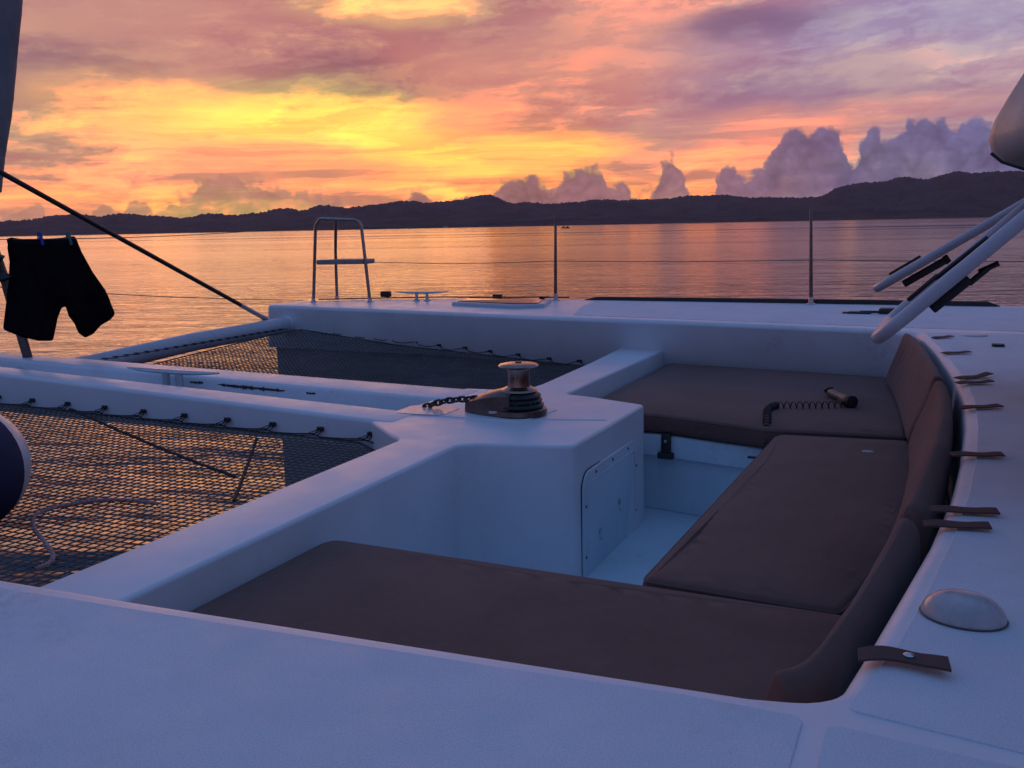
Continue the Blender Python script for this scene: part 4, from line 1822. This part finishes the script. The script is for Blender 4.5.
y_ = min(ys_)
while y_ < max(ys_):
    z_ = min(zs_)
    while z_ < max(zs_):
        if inside(inn, y_, z_):
            extra.append((y_, z_))
        z_ += st_
    y_ += st_
co = [Vector(p_) for p_ in poly2] + [Vector(e) for e in extra]
vv, ee, fcs, ov, _, _ = delaunay_2d_cdt(co, [(i, (i + 1) % n) for i in range(n)], [], 1, 1e-6)


def thick(y, z):
    d = min((Vector(poly2[i]) - Vector((y, z))).length for i in range(n))
    return .012 * (1 - exp(-d / .03)) + .022 * (1 - exp(-d / .10)) * min(1, (rope_z - z) * 4 + .15)


fold = lambda y, z: .020 * sin(y * 21 + 1.2 * noise.noise(Vector((y * 6, z * 4, 0)))) * min(1, (rope_z - z) * 2.5) + .012 * noise.noise(Vector((y * 7, z * 3, 2)))
for sgn in (1, -1):
    vs2 = []
    for i, v in enumerate(vv):
        edge_ = bool(ov[i]) and ov[i][0] < n
        if edge_ and sgn == -1:
            vs2.append(front[i])
            continue
        t_ = 0 if edge_ else thick(v[0], v[1])
        vs2.append(b.verts.new((XB + sgn * t_ + fold(v[0], v[1]), v[0], v[1])))
    if sgn == 1:
        front = vs2
    for f in fcs:
        ids = [vs2[i] for i in f]
        if len(set(ids)) == 3:
            try:
                b.faces.new(ids if sgn == 1 else ids[::-1])
            except ValueError:
                pass
o = link('shorts', b, M['shorts'], angle=180)
tag(origin_to(o, (XB, 3.95, rope_z)), 'black shorts pegged up to dry on the bow rope', 'shorts')
b = bmesh.new()
wpts = [PX(x, y + 3, XB) for x, y in ((8, 238), (24, 239.5), (41, 240), (58, 239), (75.5, 237.5))]
wb = bez([(XB + fold(p_.y, p_.z), p_.y, p_.z) for p_ in wpts], 5)
tube(b, wb, .017, 8, sx=.75, sy=1.)
link('waistband', b, M['shorts_band'], o)
for (px, mt, wd) in ((40, 'pegb', 'blue'), (68.5, 'pegg', 'green')):
    c_ = PX(px, 237.5, XB)
    b = bmesh.new()
    for s_ in (-1, 1):
        rbox(b, (c_.x + s_ * .010, c_.y, c_.z - .006), (.011, .020, .080), .003, 1, Matrix.Rotation(-s_ * .14, 3, 'Y'))
    o = link('clothes_peg', b, M[mt])
    origin_to(o, c_)
    tag(o, f'{wd} clothes peg gripping the waistband of the black shorts', 'clothes peg', 'pegs on the bow rope')
    b = bmesh.new()
    lathe(b, c_ + Vector((0, -.009, .002)), [(0, 0), (.006, 0), (.006, .018), (0, .018)], 10, (0, 1, 0))
    link('spring', b, M['steel'], o)

# ------------------------------------------------------------------ rigging on the left
b = bmesh.new()
sa, sb_ = PX(0, 172, -4.86), Vector((-4.86, 5.93, -.06))
sb_ = PX(266, 319, -4.84)
ext = sa + (sa - sb_) * .6
tube(b, [ext, sa, sa.lerp(sb_, .875)], .0155, 12)
rg = link('bow_bridle', b, M['black'], cat)
b = bmesh.new()
tube(b, [sa.lerp(sb_, .87), sa.lerp(sb_, .97), sb_], [.0175, .0175, .024], 12)
link('bridle_fitting', b, M['alu'], rg)
b = bmesh.new()
rbox(b, sb_ + Vector((0, .01, -.03)), (.05, .03, .07), .008)
link('chain_plate', b, M['steel'], rg)

# furled headsail on its stay and the furler spar below
b = bmesh.new()
edge_pts = [(19, -60), (16, 0), (14, 40), (10, 80), (6, 115), (3, 145), (0, 165), (-3, 190)]
cpts, rs = [], []
XS = -5.3
for i, (x, y) in enumerate(edge_pts):
    e_ = PX(x, y, XS)
    r_ = .17 - .009 * i
    wob = .006 * sin(i * 2.1)
    cpts.append(Vector((XS, e_.y - r_ + wob, e_.z)))
    rs.append(r_)
cp2 = bez(cpts, 6)
rs2 = []
for i in range(len(cp2)):
    u = i / 6
    k = min(int(u), len(rs) - 2)
    rs2.append(rs[k] + (rs[k + 1] - rs[k]) * (u - k) + .003 * noise.noise(Vector((i * .7, 0, 0))))
tube(b, cp2, rs2, 18)
link('furled_headsail', b, M['sail'], cat)
b = bmesh.new()
f1, f0 = PX(28, 356, -4.84), PX(-14, 215, -4.84)
f1.z -= .02
tube(b, [f0, f0.lerp(f1, .25), f0.lerp(f1, .5), f1], [.016, .018, .027, .027], 14)
fs = link('bowsprit_strut', b, M['steel_dark'], cat)
b = bmesh.new()
fm = f0.lerp(f1, .42)
ax = (f1 - f0).normalized()
lathe(b, fm + Vector((0, -.03, .03)), [(0, -.10), (.03, -.10), (.055, -.085), (.03, -.06), (.03, .0), (.058, .03), (.03, .05), (0, .055)], 18, ax)
link('furler_drum', b, M['black'], fs)

# ------------------------------------------------------------------ fender and rope on the port trampoline
fcx = Vector((-2.80, 1.86, 0))
zf0 = zn1(fcx.x, fcx.y)
fc_ = PY(-33, 468, 1.90)
R_ = .20
fc_ = P(-40, 468, zf0 + R_ + .0)
b = bmesh.new()
ax = Vector((.30, -.75, .02)).normalized()
prof = []
for k in range(25):
    a = -pi / 2 + pi * k / 24
    prof.append((max(0, R_ * cos(a)) if 0 < k < 24 else 0, R_ * sin(a)))
lathe(b, fc_, prof, 40, ax)
fe = link('fender', b, M['fwhite'])
origin_to(fe, fc_ - UPW * R_)
tag(fe, 'round white fender with dark navy cover resting on the near net at the left edge', 'fender')
b = bmesh.new()
prof = []
for k in range(15):
    a = radians(-2) + (pi / 2 - radians(-2)) * k / 14
    prof.append(((R_ + .004) * cos(a) if k < 14 else 0, (R_ + .004) * sin(a)))
prof = [((R_ - .002) * cos(radians(-2)), (R_ - .002) * sin(radians(-2)))] + prof
lathe(b, fc_, prof, 40, ax)
link('fender_cover', b, M['navy'], fe)

b = bmesh.new()
rp = []
for (x, y) in ((-30, 563), (0, 562), (30, 560), (38, 574), (50, 568), (53, 560), (45, 546), (35, 532), (33, 522), (38, 514), (60, 507), (85, 503), (110, 501.5), (135, 503), (158, 507)):
    q_ = P(x, y, -.30)
    rp.append((q_.x, q_.y, zn1(q_.x, q_.y) + .014))
rpp = bez(rp[3:], 14)
u0 = []
for s_ in range(3):
    pts = []
    for k, c_ in enumerate(rpp):
        t_ = (rpp[min(k + 1, len(rpp) - 1)] - rpp[max(k - 1, 0)]).normalized()
        u_, v_ = frame_of(t_)
        a = k * .55 + s_ * 2 * pi / 3
        pts.append(c_ + u_ * cos(a) * .0036 + v_ * sin(a) * .0036)
    tube(b, pts, .0040, 6)
o = link('rope', b, M['rope'])
tag(origin_to(o, rp[8]), 'pale pinkish rope end lying in a curve on the near net', 'rope')

# ------------------------------------------------------------------ cabin front, opening windows, roof visor
b = bmesh.new()
cab = round_poly([(.66, .95), (3.1, .95), (3.1, 6.3), (.66, 6.3), (.60, 3.6)], [.12, .1, .1, .12, .5], 6)
plateau(b, cab, .98, .001, r=.05, seg=4, draft=.0)
cabin = link('cabin', b, M['gel'], cat)


def flap(tip_px, end_px, ynear, width, name, xh=.64, tilt=.0):
    """opening window hung from the cabin front: frame, smoked pane and two latches.
    tip and far end of the near frame bar are surveyed in the photo on the plane y = ynear"""
    tp = PY(*tip_px, ynear)
    ep = PY(*end_px, ynear)
    d_ = (ep - tp).normalized()
    Ln = (xh - tp.x) / d_.x
    # direction across the window, parallel to the cabin front
    wv_ = Vector((.05, 1, tilt)).normalized()
    wv_ = (wv_ - d_ * wv_.dot(d_)).normalized()
    nv = d_.cross(wv_).normalized()
    if nv.z > 0:
        nv = -nv                                  # nv points down/forward: the outside face
    org = tp

    def W(a, c, h_=0.):
        return org + d_ * a + wv_ * c + nv * h_
    loop2 = round_poly([(0, 0), (Ln, 0), (Ln, width), (0, width)], [.07, .03, .03, .07], 6)
    b = bmesh.new()
    tube(b, [W(a, c) for a, c in loop2], .0142, 12, closed=True, sx=1.15, sy=.95)
    fr = link('window_frame', b, M['whitealu'], cabin)
    b = bmesh.new()
    gp = inset(loop2, .012)
    up_r = [b.verts.new(W(a, c, -.004)) for a, c in gp]
    lo_r = [b.verts.new(W(a, c, .004)) for a, c in gp]
    m_ = len(gp)
    b.faces.new(up_r)
    b.faces.new(lo_r[::-1])
    for k in range(m_):
        b.faces.new((up_r[k], lo_r[k], lo_r[(k + 1) % m_], up_r[(k + 1) % m_]))
    bmesh.ops.recalc_face_normals(b, faces=b.faces[:])
    link('window_pane', b, M['glass'], fr, smooth=False)
    rot = Matrix((d_, wv_, nv)).transposed()
    return fr, W, rot, Ln


fr, W, rot, Ln = flap((876, 341), (1030, 214), 2.15, .50, 'near', tilt=.034)
for (a, c, la, hh) in ((.15, .07, .13, .040),):
    b = bmesh.new()
    rbox(b, W(a + .02, c, .026), (la * .75, .03, .022), .004, 2, rot)
    rbox(b, W(a + .085, c, .034), (la * .4, .026, .012), .004, 2, rot)
    tube(b, [W(a + .09, c, .028), W(a + .13, c, .040)], .006, 8)
    link('window_latch', b, M['black'], fr)
b = bmesh.new()
rbox(b, W(.14, .06, -.022), (.08, .026, .010), .003, 2, rot)
tube(b, [W(.17, .06, -.020), W(.30, .06, -.016)], .005, 8)
link('window_latch', b, M['black'], fr)
fr, W, rot, Ln = flap((876, 289), (1030, 200), 3.3, .55, 'far', tilt=.006)
b = bmesh.new()
rbox(b, W(.15, .06, .032), (.15, .03, .024), .004, 2, rot)
rbox(b, W(.225, .06, .038), (.018, .026, .042), .004, 2, rot)
link('window_latch', b, M['black'], fr)
b = bmesh.new()
rbox(b, W(.11, .05, -.020), (.11, .026, .009), .003, 2, rot)
link('window_latch', b, M['black'], fr)

# roof visor: thick rounded brow above the windows
NOSE = [(989, 136)]
sec_px = [(1070, 20), (1045, 40), (1018, 66), (1002, 91), (987, 117), (981, 136), (985, 151), (996, 161), (1024, 168.5), (1060, 176), (1100, 182)]
b = bmesh.new()
rings = []
yv0 = 2.45
base_sec = [PY(x, y, yv0) for x, y in sec_px]
cx_, cz_ = .55, .86
for k in range(13):
    u = k / 12
    yv = yv0 - .10 + u * 1.6
    # rounded near end, then the brow sweeps aft
    sc = 1 - max(0, (.10 - u)) * 2.2
    sweep = .02 + .42 * u * u + .055 * u
    ring = []
    for p_ in base_sec:
        x = cx_ + (p_.x - cx_) * sc + sweep - .02
        z = cz_ + (p_.z - cz_) * (sc if k == 0 else 1) + .02 * u
        ring.append(b.verts.new((x, yv, z)))
    ring.append(b.verts.new((.9 + sweep, yv, base_sec[-1].z + .02 * u)))
    ring.append(b.verts.new((.9 + sweep, yv, base_sec[0].z + .02 * u)))
    rings.append(ring)
m_ = len(rings[0])
for A_, B_ in zip(rings, rings[1:]):
    for k in range(m_):
        b.faces.new((A_[k], A_[(k + 1) % m_], B_[(k + 1) % m_], B_[k]))
b.faces.new(rings[0][::-1])
b.faces.new(rings[-1])
bmesh.ops.recalc_face_normals(b, faces=b.faces[:])
vis = link('roof_visor', b, M['roofgel'], cabin, angle=50)
b = bmesh.new()
under = [PY(x, y, yv0 - .09) for x, y in ((991, 153), (1002, 162), (1024, 169), (1060, 176.5))]
tube(b, under, .0035, 8)
link('drip_trim', b, M['black'], vis)
